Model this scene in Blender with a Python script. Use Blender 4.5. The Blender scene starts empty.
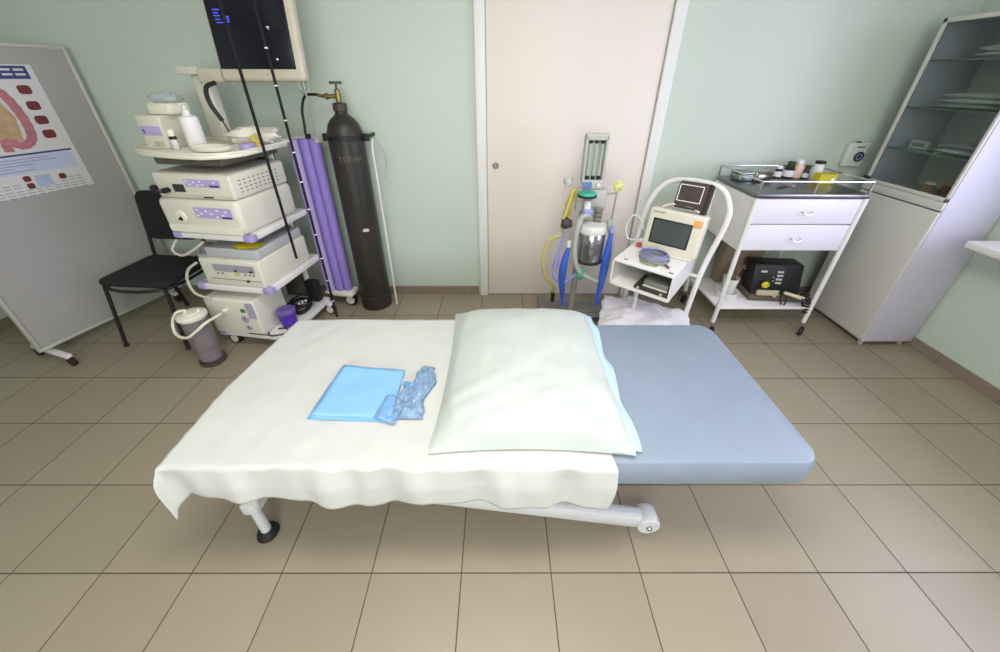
import bpy, math, random
from mathutils import Vector, Matrix, noise
random.seed(7)
scene = bpy.context.scene
COL = scene.collection
PI = math.pi

# ------------------------------------------------------------------ camera
cam_d = bpy.data.cameras.new('camera')
cam = bpy.data.objects.new('camera', cam_d); COL.objects.link(cam)
CR = Vector((0.9999886, -0.00257112, 0.00402396))
CU = Vector((-0.0022483, 0.48992543, 0.87176145))
CW = Vector((0.00421284, 0.87176056, -0.48991406))
cm = Matrix(((CR.x, CU.x, -CW.x), (CR.y, CU.y, -CW.y), (CR.z, CU.z, -CW.z))).to_4x4()
cm.translation = Vector((0, 0, 1.5889))
cam.matrix_world = cm
cam_d.sensor_width = 36.0; cam_d.lens = 36.0 * 360.7 / 1000.0
cam_d.shift_y = -0.045; cam_d.clip_start = 0.02
scene.camera = cam

# ------------------------------------------------------------------ view, sky, lights
vs = scene.view_settings
vs.view_transform = 'Standard'; vs.look = 'None'; vs.gamma = 1.0; vs.exposure = 0.08
vs.use_curve_mapping = False
w = bpy.data.worlds.new('sky'); scene.world = w; w.use_nodes = True
w.node_tree.nodes['Background'].inputs[0].default_value = (0.74, 0.82, 1.0, 1)
w.node_tree.nodes['Background'].inputs[1].default_value = 3.0

def area(name, loc, size, size_y, power, color, aim):
    l = bpy.data.lights.new(name, 'AREA'); l.shape = 'RECTANGLE'; l.size = size; l.size_y = size_y
    l.energy = power; l.color = color
    o = bpy.data.objects.new(name, l); COL.objects.link(o); o.location = loc
    o.rotation_euler = Vector(aim).to_track_quat('-Z', 'Y').to_euler()
    return o
LAMPS = [(0.0, 0.45, 31), (0.0, -1.2, 28)]           # ceiling lamp places and power
for lx, ly, pw in LAMPS:
    area('ceiling_light', (lx, ly, 2.60), 1.1, 0.5, pw, (1.0, 0.965, 0.90), (0, 0, -1))
po = area('window_daylight_and_fill', (2.93, 0.55, 1.50), 1.9, 1.3, 33, (0.72, 0.68, 1.0), (-1, 0, -0.12))

area('window_daylight_and_fill', (-0.1, -2.27, 1.62), 2.0, 1.2, 42, (1.0, 0.965, 0.90), (0, 1, -0.10))  # added fill light from behind the camera, aimed at the back wall

# ------------------------------------------------------------------ materials
def lin(c):
    return tuple(((v / 12.92) if v <= 0.04045 else ((v + 0.055) / 1.055) ** 2.4) for v in c)
def hx(s):
    return lin(tuple(int(s[i:i+2], 16) / 255 for i in (0, 2, 4)))
MATS = {}
def M(name, col, rough=0.5, metal=0.0, var=0.04, scale=12.0, bump=0.0, bscale=60.0, trans=0.0, emit=0.0, coat=0.0, ior=1.45, alpha=1.0, sheen=0.0):
    if name in MATS: return MATS[name]
    m = bpy.data.materials.new(name); m.use_nodes = True
    nt = m.node_tree; b = nt.nodes['Principled BSDF']
    c = hx(col)
    tc = nt.nodes.new('ShaderNodeTexCoord')
    nz = nt.nodes.new('ShaderNodeTexNoise'); nz.inputs['Scale'].default_value = scale; nz.inputs['Detail'].default_value = 3
    nt.links.new(tc.outputs['Object'], nz.inputs['Vector'])
    mx = nt.nodes.new('ShaderNodeMix'); mx.data_type = 'RGBA'
    mx.inputs[6].default_value = (*[max(0, v * (1 - var)) for v in c], 1)
    mx.inputs[7].default_value = (*[min(1, v * (1 + var)) for v in c], 1)
    nt.links.new(nz.outputs['Fac'], mx.inputs[0]); nt.links.new(mx.outputs[2], b.inputs['Base Color'])
    b.inputs['Roughness'].default_value = rough; b.inputs['Metallic'].default_value = metal
    b.inputs['Transmission Weight'].default_value = trans; b.inputs['IOR'].default_value = ior
    b.inputs['Coat Weight'].default_value = coat; b.inputs['Alpha'].default_value = alpha
    b.inputs['Sheen Weight'].default_value = sheen
    if emit:
        b.inputs['Emission Color'].default_value = (*c, 1); b.inputs['Emission Strength'].default_value = emit
    if bump:
        n2 = nt.nodes.new('ShaderNodeTexNoise'); n2.inputs['Scale'].default_value = bscale; n2.inputs['Detail'].default_value = 4
        nt.links.new(tc.outputs['Object'], n2.inputs['Vector'])
        bp = nt.nodes.new('ShaderNodeBump'); bp.inputs['Strength'].default_value = bump; bp.inputs['Distance'].default_value = 0.01
        nt.links.new(n2.outputs['Fac'], bp.inputs['Height']); nt.links.new(bp.outputs['Normal'], b.inputs['Normal'])
    MATS[name] = m
    return m

def tile_mat():
    m = bpy.data.materials.new('floor_tiles'); m.use_nodes = True
    nt = m.node_tree; b = nt.nodes['Principled BSDF']; N = nt.nodes.new; L = nt.links.new
    tc = N('ShaderNodeTexCoord'); sp = N('ShaderNodeSeparateXYZ'); L(tc.outputs['Object'], sp.inputs[0])
    T = 0.33
    def axis(out, off):
        a = N('ShaderNodeMath'); a.operation = 'SUBTRACT'; L(out, a.inputs[0]); a.inputs[1].default_value = off
        d = N('ShaderNodeMath'); d.operation = 'DIVIDE'; L(a.outputs[0], d.inputs[0]); d.inputs[1].default_value = T
        f = N('ShaderNodeMath'); f.operation = 'FRACT'; L(d.outputs[0], f.inputs[0])
        s = N('ShaderNodeMath'); s.operation = 'SUBTRACT'; L(f.outputs[0], s.inputs[0]); s.inputs[1].default_value = 0.5
        ab = N('ShaderNodeMath'); ab.operation = 'ABSOLUTE'; L(s.outputs[0], ab.inputs[0])
        fl = N('ShaderNodeMath'); fl.operation = 'FLOOR'; L(d.outputs[0], fl.inputs[0])
        return ab, fl
    ax, fx = axis(sp.outputs['X'], -7.406 * T); ay, fy = axis(sp.outputs['Y'], 5.914 * T)
    mxm = N('ShaderNodeMath'); mxm.operation = 'MAXIMUM'; L(ax.outputs[0], mxm.inputs[0]); L(ay.outputs[0], mxm.inputs[1])
    mr = N('ShaderNodeMapRange'); mr.inputs[1].default_value = 0.4915; mr.inputs[2].default_value = 0.4965; L(mxm.outputs[0], mr.inputs[0])
    cb = N('ShaderNodeCombineXYZ'); L(fx.outputs[0], cb.inputs[0]); L(fy.outputs[0], cb.inputs[1])
    wn = N('ShaderNodeTexWhiteNoise'); wn.noise_dimensions = '3D'; L(cb.outputs[0], wn.inputs['Vector'])
    nz = N('ShaderNodeTexNoise'); nz.inputs['Scale'].default_value = 5; nz.inputs['Detail'].default_value = 6; L(tc.outputs['Object'], nz.inputs['Vector'])
    av = N('ShaderNodeMath'); av.operation = 'ADD'; L(wn.outputs['Value'], av.inputs[0]); L(nz.outputs['Fac'], av.inputs[1])
    hv = N('ShaderNodeMath'); hv.operation = 'MULTIPLY'; L(av.outputs[0], hv.inputs[0]); hv.inputs[1].default_value = 0.5
    c1 = N('ShaderNodeMix'); c1.data_type = 'RGBA'; c1.inputs[6].default_value = (*hx('918774'), 1); c1.inputs[7].default_value = (*hx('9D9380'), 1)
    L(hv.outputs[0], c1.inputs[0])
    c2 = N('ShaderNodeMix'); c2.data_type = 'RGBA'; c2.inputs[7].default_value = (*hx('4A3E30'), 1); L(c1.outputs[2], c2.inputs[6]); L(mr.outputs[0], c2.inputs[0])
    L(c2.outputs[2], b.inputs['Base Color'])
    rr = N('ShaderNodeMapRange'); rr.inputs[3].default_value = 0.36; rr.inputs[4].default_value = 0.9; L(mr.outputs[0], rr.inputs[0]); L(rr.outputs[0], b.inputs['Roughness'])
    inv = N('ShaderNodeMath'); inv.operation = 'SUBTRACT'; inv.inputs[0].default_value = 1; L(mr.outputs[0], inv.inputs[1])
    bp = N('ShaderNodeBump'); bp.inputs['Strength'].default_value = 0.4; bp.inputs['Distance'].default_value = 0.002
    L(inv.outputs[0], bp.inputs['Height']); L(bp.outputs['Normal'], b.inputs['Normal'])
    return m

WALL = M('wall_paint', 'C2CFC2', 0.6, var=0.03, scale=2, bump=0.04, bscale=120)
CEIL = M('ceiling_paint', 'E6E6E2', 0.8)
BASE = M('baseboard_tile', '887B6C', 0.45, var=0.08, scale=6)
WHITE = M('white_enamel', 'E4E2E0', 0.35, var=0.02)
DOORW = M('door_paint', 'E2DAD0', 0.5, var=0.02, scale=3)
CREAM = M('cream_plastic', 'D8D6C8', 0.45, var=0.03)
IVORY = M('ivory_plastic', 'E4E2D2', 0.4, var=0.02)
BLACK = M('black_plastic', '18181A', 0.45)
RUBBER = M('black_rubber', '1A1A1C', 0.6)
STEEL = M('brushed_steel', 'B4B4B6', 0.28, 1.0, var=0.08, scale=30)
CHROME = M('chrome', 'C8C8CA', 0.14, 1.0)
GREYM = M('grey_metal', '8E908C', 0.4, 0.6)
LILAC = M('lilac_plastic', 'A79BCB', 0.4)
PURPLE = M('purple_plastic', '8F7CC6', 0.35, var=0.1)
VIOLET = M('violet_plastic', '5230A8', 0.25, var=0.12)
BRASS = M('brass', '8A7B4A', 0.35, 0.9)
BLUEBED = M('blue_vinyl', '8592A2', 0.42, var=0.07, scale=9, bump=0.05, bscale=250)
SHEET = M('white_sheet', 'C3C5C2', 0.85, var=0.015, bump=0.12, bscale=14, sheen=0.1)
PILLOW = M('pale_aqua_cotton', 'B8C0BC', 0.85, var=0.03, scale=5, bump=0.1, bscale=18, sheen=0.1)
HEM = M('pale_blue_hem', 'B4D0DA', 0.8)
PADM = M('sky_blue_nonwoven', '82B6EA', 0.8, var=0.05, bump=0.15, bscale=30)
GREYBOARD = M('board_face', 'A2A09E', 0.55, var=0.05, scale=4)
FRAMEM = M('board_frame', 'C4C4BE', 0.35, 0.3)
SCREEN = M('dark_screen', '12101E', 0.22, var=0.1)
GLASS = M('clear_glass', 'F2FAF6', 0.02, trans=1.0, var=0.0, ior=1.3)
PLAST = M('clear_plastic', 'C8D0D8', 0.15, alpha=0.45, var=0.15)

# ------------------------------------------------------------------ mesh builder
class MB:
    def __init__(s): s.v = []; s.f = []; s.sm = []
    def add(s, vs_, fs, smooth=False, mat=None):
        o = len(s.v)
        s.v += [tuple((mat @ Vector(p)) if mat is not None else p) for p in vs_]
        s.f += [tuple(i + o for i in f) for f in fs]; s.sm += [smooth] * len(fs)
        return s
    def box(s, x0, x1, y0, y1, z0, z1, b=0.0, mat=None, seg=2):
        """box with bevelled edges: rounded in plan, chamfered in height"""
        if b <= 0:
            p = [(x0,y0,z0),(x1,y0,z0),(x1,y1,z0),(x0,y1,z0),(x0,y0,z1),(x1,y0,z1),(x1,y1,z1),(x0,y1,z1)]
            return s.add(p, [(0,3,2,1),(4,5,6,7),(0,1,5,4),(1,2,6,5),(2,3,7,6),(3,0,4,7)], False, mat)
        b = min(b, (x1-x0)/2.01, (y1-y0)/2.01, (z1-z0)/2.01)
        rings = []
        for k in range(seg + 1):
            a = PI/2 * k/seg; rings.append((z0 + b - b*math.cos(a), b - b*math.sin(a)))
        for k in range(seg + 1):
            a = PI/2 * k/seg; rings.append((z1 - b + b*math.sin(a), b - b*math.cos(a)))
        vs_ = []; n = 4*(seg+1)
        for z, ins in rings:
            for cx, cy, a0 in ((x1-b, y1-b, 0), (x0+b, y1-b, PI/2), (x0+b, y0+b, PI), (x1-b, y0+b, 1.5*PI)):
                for k in range(seg+1):
                    a = a0 + PI/2*k/seg; r = b - ins
                    vs_.append((cx + r*math.cos(a), cy + r*math.sin(a), z))
        fs = []
        for i in range(len(rings)-1):
            for j in range(n):
                k = (j+1) % n; fs.append((i*n+j, i*n+k, (i+1)*n+k, (i+1)*n+j))
        fs.append(tuple(range(n-1, -1, -1))); fs.append(tuple((len(rings)-1)*n + j for j in range(n)))
        return s.add(vs_, fs, True, mat)
    def prism(s, poly, z0, z1, mat=None, smooth=False, b=0.0):
        """polygon in xy raised from z0 to z1"""
        n = len(poly)
        if b:
            cx = sum(p[0] for p in poly)/n; cy = sum(p[1] for p in poly)/n
            def ins(d):
                o = []
                for i, p in enumerate(poly):
                    a = Vector((p[0]-poly[i-1][0], p[1]-poly[i-1][1])); q = poly[(i+1) % n]; c = Vector((q[0]-p[0], q[1]-p[1]))
                    a = a.normalized(); c = c.normalized(); t = (Vector((-a.y, a.x)) + Vector((-c.y, c.x)))
                    t = t.normalized() if t.length > 1e-6 else Vector((0, 0)); o.append((p[0]+t.x*d, p[1]+t.y*d))
                return o
            lay = [(z0, ins(b)), (z0+b*.3, ins(b*.3)), (z0+b, poly), (z1-b, poly), (z1-b*.3, ins(b*.3)), (z1, ins(b))]
        else: lay = [(z0, poly), (z1, poly)]
        vs_ = [(p[0], p[1], z) for z, pl in lay for p in pl]; fs = []
        for i in range(len(lay)-1):
            for j in range(n):
                k = (j+1) % n; fs.append((i*n+j, i*n+k, (i+1)*n+k, (i+1)*n+j))
        fs.append(tuple(range(n-1, -1, -1))); fs.append(tuple((len(lay)-1)*n + j for j in range(n)))
        return s.add(vs_, fs, smooth or bool(b), mat)
    def lathe(s, prof, n=24, mat=None, cx=0, cy=0, closed=False):
        """prof: list of (r, z) from bottom to top about z axis"""
        vs_ = []; fs = []
        for r, z in prof:
            for j in range(n):
                a = 2*PI*j/n; vs_.append((cx + r*math.cos(a), cy + r*math.sin(a), z))
        m = len(prof)
        for i in range(m-1 if not closed else m):
            for j in range(n):
                k = (j+1) % n; i2 = (i+1) % m; fs.append((i*n+j, i*n+k, i2*n+k, i2*n+j))
        if not closed:
            if prof[0][0] > 1e-6: fs.append(tuple(range(n-1, -1, -1)))
            if prof[-1][0] > 1e-6: fs.append(tuple((m-1)*n + j for j in range(n)))
        return s.add(vs_, fs, True, mat)
    def rod(s, a, b, r, r2=None, n=14, cap=0.0):
        a = Vector(a); b = Vector(b); d = b - a; L = d.length
        q = d.to_track_quat('Z', 'Y').to_matrix().to_4x4(); q.translation = a
        r2 = r if r2 is None else r2; c = min(r, r2)*0.25
        return s.lathe([(r-c, 0), (r, c), (r2, L-c), (r2-c, L)], n, q)
    def tube(s, pts, r, n=10, sub=8, closed=False, ribs=0.0, ribn=0, rf=None):
        P = [Vector(p) for p in pts]; path = []
        m = len(P)
        rng = range(m) if closed else range(m-1)
        for i in rng:
            p1, p2 = P[i], P[(i+1) % m]
            p0 = P[i-1] if (closed or i > 0) else p1*2 - p2
            p3 = P[(i+2) % m] if (closed or i+2 < m) else p2*2 - p1
            for k in range(sub):
                t = k/sub
                path.append(0.5*((2*p1) + (p2-p0)*t + (2*p0-5*p1+4*p2-p3)*t*t + (-p0+3*p1-3*p2+p3)*t**3))
        if not closed: path.append(P[-1])
        N = len(path); vs_ = []; fs = []
        nrm = None
        for i, p in enumerate(path):
            t = (path[(i+1) % N] - path[i-1]) if closed else (path[min(i+1, N-1)] - path[max(i-1, 0)])
            t = t.normalized() if t.length > 1e-9 else Vector((0, 0, 1))
            if nrm is None: nrm = t.orthogonal().normalized()
            else:
                nrm = nrm - t*nrm.dot(t); nrm = nrm.normalized() if nrm.length > 1e-9 else t.orthogonal().normalized()
            bt = t.cross(nrm); rr = r if rf is None else r*rf(i/(N-1))
            if ribs: rr *= 1 + ribs*(1 if i % 2 else -1)
            for j in range(n):
                a = 2*PI*j/n; vs_.append(tuple(p + nrm*rr*math.cos(a) + bt*rr*math.sin(a)))
        for i in range(N if closed else N-1):
            for j in range(n):
                k = (j+1) % n; i2 = (i+1) % N; fs.append((i*n+j, i*n+k, i2*n+k, i2*n+j))
        if not closed: fs.append(tuple(range(n-1, -1, -1))); fs.append(tuple((N-1)*n+j for j in range(n)))
        return s.add(vs_, fs, True)
    def blob(s, c, r, n=14, wob=0.0, seed=0, mat=None):
        vs_ = []; fs = []; m = n//2
        for i in range(m+1):
            ph = PI*i/m
            for j in range(n):
                th = 2*PI*j/n
                d = Vector((math.sin(ph)*math.cos(th), math.sin(ph)*math.sin(th), -math.cos(ph)))
                k = 1 + (wob*noise.noise(d*2.2 + Vector((seed*3.1, seed, 0))) if wob else 0)
                vs_.append((c[0]+d.x*r[0]*k, c[1]+d.y*r[1]*k, c[2]+d.z*r[2]*k))
        for i in range(m):
            for j in range(n):
                k = (j+1) % n; fs.append((i*n+j, i*n+k, (i+1)*n+k, (i+1)*n+j))
        return s.add(vs_, fs, True, mat)
    def grid(s, fn, nu, nv, mat=None):
        vs_ = [tuple(fn(i/nu, j/nv)) for j in range(nv+1) for i in range(nu+1)]
        fs = [(j*(nu+1)+i, j*(nu+1)+i+1, (j+1)*(nu+1)+i+1, (j+1)*(nu+1)+i) for j in range(nv) for i in range(nu)]
        return s.add(vs_, fs, True, mat)
    def build(s, name, mat, parent=None, solid=0.0):
        me = bpy.data.meshes.new(name); me.from_pydata(s.v, [], s.f); me.validate()
        if len(me.polygons) == len(s.sm): me.polygons.foreach_set('use_smooth', s.sm)
        me.materials.append(mat)
        o = bpy.data.objects.new(name, me); COL.objects.link(o)
        if parent is not None: o.parent = parent
        if any(s.sm) and not solid:
            try:
                me.set_sharp_from_angle(angle=math.radians(42))
            except Exception: pass
        if solid:
            md = o.modifiers.new('thickness', 'SOLIDIFY'); md.thickness = solid; md.offset = -1
        return o
def thing(name, label, cat, loc=(0, 0, 0), rz=0.0, group=None):
    o = bpy.data.objects.new(name, None); COL.objects.link(o); o.location = loc; o.rotation_euler = (0, 0, rz)
    o.empty_display_size = 0.05
    o['label'] = label; o['category'] = cat
    if group: o['group'] = group
    return o
def tag(o, label, cat, group=None, loc=None, rz=0.0):
    o['label'] = label; o['category'] = cat
    if group: o['group'] = group
    if loc is not None: o.location = loc; o.rotation_euler = (0, 0, rz)
    return o
def struct(name, mb, mat, parent=None):
    o = mb.build(name, mat, parent)
    if parent is None: o['kind'] = 'structure'
    return o
def dup(root, loc, rz, label, group=None):
    r = root.copy(); COL.objects.link(r); r.location = loc; r.rotation_euler = (0, 0, rz); r['label'] = label
    if group: r['group'] = group
    for ch in list(root.children):
        c = ch.copy(); COL.objects.link(c); c.parent = r
        for g in list(ch.children):
            d = g.copy(); COL.objects.link(d); d.parent = c
    return r
def txt(body, size, name, mat, parent, fn, depth=0.0006):
    cu = bpy.data.curves.new(name, 'FONT'); cu.body = body; cu.size = size; cu.align_x = 'CENTER'; cu.align_y = 'CENTER'; cu.extrude = depth
    t = bpy.data.objects.new(name + '_source', cu); COL.objects.link(t)
    dg = bpy.context.evaluated_depsgraph_get(); me = bpy.data.meshes.new_from_object(t.evaluated_get(dg))
    bpy.data.objects.remove(t)
    for v in me.vertices: v.co = fn(v.co)
    me.materials.clear(); me.materials.append(mat)
    o = bpy.data.objects.new(name, me); COL.objects.link(o); o.parent = parent
    return o

# ------------------------------------------------------------------ room
YB, XR, XL, YF, ZC = 2.61, 2.82, -3.55, -2.2, 2.68
struct('floor', MB().box(XL, XR, YF, YB, -0.05, 0), tile_mat())
struct('wall_back', MB().box(XL-.1, XR+.1, YB, YB+.12, -0.05, ZC), WALL)
struct('wall_left', MB().box(XL-.12, XL, YF, YB, -0.05, ZC), WALL)
mb = MB(); mb.box(XL-.1, -1.15, YF-.2, YF, -0.05, ZC); mb.box(.95, XR+.1, YF-.2, YF, -0.05, ZC); mb.box(-1.15, .95, YF-.2, YF, -0.05, .98); mb.box(-1.15, .95, YF-.2, YF, 2.26, ZC)
struct('wall_front', mb, WALL)
struct('ceiling', MB().box(XL-.1, XR+.1, YF-.1, YB+.1, ZC, ZC+.1), CEIL)
WY0, WY1, WZ0, WZ1 = -0.45, 1.55, 0.84, 2.2        # window opening in the right wall
mb = MB()
mb.box(XR, XR+.22, YF, WY0, -0.05, ZC); mb.box(XR, XR+.22, WY1, YB, -0.05, ZC)
mb.box(XR, XR+.22, WY0, WY1, -0.05, WZ0); mb.box(XR, XR+.22, WY0, WY1, WZ1, ZC)
struct('wall_right', mb, WALL)
wn = bpy.data.objects.new('window_1', None); COL.objects.link(wn); wn['kind'] = 'structure'; wn.location = (XR+.15, .55, WZ0)
mb = MB(); ym = 1.0
for a, b_, c, d in ((-ym, ym, 0, .06), (-ym, ym, 1.30, 1.36), (-ym, -ym+.06, .06, 1.30), (ym-.06, ym, .06, 1.30), (-.03, .03, .06, 1.30)):
    mb.box(0, .05, a, b_, c, d)
mb.build('window_frame', WHITE, wn)
MB().box(.02, .026, -ym+.06, -.03, .06, 1.3).build('window_pane', M('window_glass', 'FFFFFF', 0.0, trans=1.0, var=0, ior=1.02), wn)
MB().box(.02, .026, .03, ym-.06, .06, 1.3).build('window_pane', MATS['window_glass'], wn)
w2 = bpy.data.objects.new('added_window_2', None); COL.objects.link(w2); w2['kind'] = 'structure'; w2.location = (-.1, YF-.18, .98)  # unseen window, added so frontal light reaches the back wall
mb = MB()
for a, b_, c, d in ((-1.05, 1.05, 0, .06), (-1.05, 1.05, 1.22, 1.28), (-1.05, -.99, .06, 1.22), (.99, 1.05, .06, 1.22), (-.03, .03, .06, 1.22)):
    mb.box(a, b_, 0, .05, c, d)
mb.build('window_frame', WHITE, w2)
MB().box(-.99, -.03, .02, .026, .06, 1.22).build('window_pane', MATS['window_glass'], w2)
MB().box(.03, .99, .02, .026, .06, 1.22).build('window_pane', MATS['window_glass'], w2)
# baseboards
mb = MB()
def skirt_segments(a0, a1, f, step=0.33):
    a = a0
    while a < a1:
        f(a, min(a + step - .003, a1)); a += step
skirt_segments(XL, -0.165, lambda a, b_: mb.box(a, b_, YB-.012, YB, 0, .075))
skirt_segments(1.085, XR-.012, lambda a, b_: mb.box(a, b_, YB-.012, YB, 0, .075))
struct('baseboard_back', mb, BASE)
mb = MB(); skirt_segments(YF, YB-.02, lambda a, b_: mb.box(XR-.012, XR, a, b_, 0, .075)); struct('baseboard_right', mb, BASE)
mb = MB(); skirt_segments(YF, YB-.02, lambda a, b_: mb.box(XL, XL+.012, a, b_, 0, .075)); struct('baseboard_left', mb, BASE)
# door
dr = bpy.data.objects.new('door_1', None); COL.objects.link(dr); dr['kind'] = 'structure'; dr.location = (0, YB, 0)
MB().box(-.078, 1.012, -.012, 0, .008, 2.3, .003).build('door_leaf', DOORW, dr)
mb = MB(); mb.box(-.15, -.084, -.03, 0, 0, 2.38, .004); mb.box(1.018, 1.09, -.03, 0, 0, 2.38, .004); mb.box(-.084, 1.018, -.03, 0, 2.31, 2.38, .004)
mb.build('door_frame', M('door_frame_paint', 'E0E0DC', 0.45, var=0.02), dr)
q = Matrix.Rotation(PI/2, 4, 'X'); q.translation = Vector((-.022, -.012, 1.057))
lk = MB().lathe([(.023, 0), (.023, .003), (.017, .005), (.016, .002), (.004, .002)], 24, q).build('door_lock', GREYM, dr)
mb = MB(); mb.rod((-.022, -.0145, 1.057), (-.022, -.0185, 1.057), .006); mb.build('keyhole_knob', STEEL, lk)
# ceiling lamps
for i, (lx, ly, pw) in enumerate(LAMPS):
    t = thing('ceiling_lamp', ['rectangular ceiling lamp above the bed', 'rectangular ceiling lamp nearer the front wall'][i], 'lamp', (lx, ly, ZC), 0)
    mb = MB(); mb.box(-.6, .6, -.3, .3, -.06, 0, .01); mb.build('housing', WHITE, t)
    MB().box(-.56, .56, -.26, .26, -.068, -.061).build('diffuser', M('lamp_diffuser', 'FFF8EC', 0.5, emit=3.0), t)
# windowsill on the right wall
o = MB().box(2.52, XR-.001, -.50, 1.79, .80, .84, .006).build('trim_1', WHITE); o['kind'] = 'structure'

# ------------------------------------------------------------------ examination bed
bed = thing('examination_bed', 'examination couch with blue vinyl top and white tube base, middle of the room', 'bed', (0, 1.05, 0))
BZ = .565
def rrect(x0, x1, y0, y1, r, n=8):
    o = []
    for cx, cy, a0 in ((x1-r, y1-r, 0), (x0+r, y1-r, PI/2), (x0+r, y0+r, PI), (x1-r, y0+r, 1.5*PI)):
        for k in range(n+1):
            a = a0 + PI/2*k/n; o.append((cx+r*math.cos(a), cy+r*math.sin(a)))
    return o
MB().prism(rrect(-1.0, 1.02, -.365, .37, .07), BZ-.125, BZ-.002, b=.03).build('mattress', BLUEBED, bed)
mb = MB(); mb.box(-.96, .86, -.27, -.23, BZ-.155, BZ-.116); mb.box(-.96, .86, .23, .27, BZ-.155, BZ-.116)
for x in (-.96, -.2, .82): mb.box(x, x+.04, -.23, .23, BZ-.155, BZ-.116)
mb.build('top_frame', WHITE, bed)
BEDW = M('bed_grey_white_enamel', 'CDD0D4', 0.35)
for s in (-1, 1):                                  # lift arms with roller ends
    y = -.28*s
    mb = MB(); a = Vector((-.55, y, .335)); b_ = Vector((.55, y, .105))
    d = (b_-a).normalized(); up = Vector((-d.z, 0, d.x)); q = Matrix(((d.x, 0, up.x, a.x), (0, 1, 0, a.y), (d.z, 0, up.z, a.z), (0, 0, 0, 1)))
    mb.box(0, (b_-a).length, -.024, .024, -.040, .036, .016, q)
    mb.build('lift_arm', BEDW, bed)
    q = Matrix.Rotation(PI/2, 4, 'X'); q.translation = Vector((.575, y+.035, .10))
    w_ = MB().lathe([(.01, 0), (.040, 0), (.044, .006), (.044, .064), (.040, .07), (.01, .07)], 28, q).build('arm_roller', BEDW, bed)
    MB().rod((.575, y-.045, .10), (.575, y+.045, .10), .011).build('roller_bolt', STEEL, w_)
    w_['label'] = 'round roller at the low end of the lift arm'
mb = MB(); mb.box(-.945, -.885, -.31, .31, .17, .23, .01); mb.box(-.93, -.88, -.30, -.26, .2, BZ-.155, .008); mb.box(-.93, -.88, .26, .30, .2, BZ-.155, .008)
mb.box(-.90, .42, -.2, -.16, .16, .20, .006); mb.box(-.90, .42, .16, .2, .16, .20, .006); mb.box(.40, .44, -.22, .22, .06, .20, .006)
mb.build('base_frame', BEDW, bed)
for x, y in ((-.915, -.285), (-.915, .285)):
    q = Matrix.Translation((x, y, 0))
    mb = MB(); mb.rod((x, y, .03), (x, y, .17), .018); l_ = mb.build('leg', BEDW, bed)
    MB().lathe([(.036, 0), (.040, .008), (.036, .022), (.02, .032), (.018, .034)], 24, q).build('rubber_foot', RUBBER, l_)
for y in (-.13, .13):
    mb = MB(); mb.rod((.42, y, .02), (.42, y, .08), .015); l_ = mb.build('leg', BEDW, bed)
    MB().lathe([(.03, 0), (.032, .008), (.028, .022), (.016, .026)], 20, Matrix.Translation((.42, y, 0))).build('rubber_foot', RUBBER, l_)

# sheet draped over the bed
HANG = [(-1.25, .245), (-1.06, .235), (-.97, .14), (-.80, .15), (-.55, .175), (-.37, .195), (-.27, .165), (-.1, .18), (.37, .205), (.6, .205)]
def lerp(T, x):
    if x <= T[0][0]: return T[0][1]
    for (a, b_), (c, d) in zip(T, T[1:]):
        if x <= c: return b_ + (d-b_)*(x-a)/(c-a)
    return T[-1][1]
def drape(u, v):
    s0 = -.962 - .115*min(1, v*1.15)**1.0
    sx = s0 + u*(-s0 + .345 + .02*math.sin(v*9))
    L = lerp(HANG, sx); y0, yn = 1.43, .683
    tt = v*(y0 - yn + L); py = y0 - tt
    dx = max(0, -1.012 - sx); dy = max(0, yn - py)
    x = max(sx, -1.012); y = max(py, yn); z = BZ + .004
    if dx or dy:
        mn = min(dx, dy); mxx = max(dx, dy)
        x -= min(dx, .012) + .18*mn; y -= min(dy, .014) + .12*mn
        z -= max(0, mxx - .012)
        if dy: y -= .010*math.sin(sx*21)*min(1, dy/.08) + .006*math.sin(sx*47+1)*min(1, dy/.08) + .012*min(1, dy/.1)
    p = Vector((sx*5, py*5, 0))
    z += .0035*noise.noise(p) + .0025*noise.noise(p*2.7)
    if dy: y -= .008*noise.noise(Vector((sx*16, py*5, 3)))
    return (x, y-1.05, z)
o = MB().grid(drape, 150, 90).build('bed_sheet', SHEET, None, solid=.0015)
tag(o, 'white cotton sheet over the left part of the blue couch, hanging at its near side', 'sheet', loc=(0, 1.05, 0))
# pillow
pt = thing('pillow', 'large square pillow in a pale aqua pillowcase lying on the sheet', 'pillow', (.108, 1.085, BZ + .006), -.01)
PWX, PWY = .322, .38
def pil(sgn):
    def f(u, v):
        a = u*2-1; c = v*2-1
        hh = max(0, (1-abs(a)**2.6))**(.9 if a < 0 else .55) * max(0, (1-abs(c)**2.6))**.55
        x = a*PWX*(1 - .05*(1-abs(c)**2)); y = c*PWY*(1 - .05*(1-abs(a)**2))
        wv = .006*noise.noise(Vector((a*3, c*3, 2))) + .0022*noise.noise(Vector((a*8, c*6, 5)))*(1.6 if c < 0 else .7)
        zb = .008
        if sgn > 0:
            z = zb + .030*min(1, hh*3) + .085*hh + wv*min(1, hh*4)
            if c < -.2:
                k = min(1, (-c-.2)*1.6)*min(1, hh*3)
                z += .008*k*math.sin(a*7 + c*9) + .005*k*abs(math.sin(a*5 - c*14 + 1))
        else: z = zb - .006*min(1, hh*2)
        return (x, y, z)
    return f
mb = MB(); mb.grid(pil(1), 60, 60); mb.grid(lambda u, v: pil(-1)(1-u, v), 30, 30); mb.build('pillow_body', PILLOW, pt)
def hem(u, v):
    c = v*2-1
    return (PWX*(.93) + u*.045 + .006*math.sin(v*17), c*PWY*.96, .018 - .010*u + .010*noise.noise(Vector((u*3, v*9, 1))) + .02*(1-c*c)*(1-u))
MB().grid(hem, 6, 50).build('pillowcase_hem', HEM, pt, solid=.003)
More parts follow.
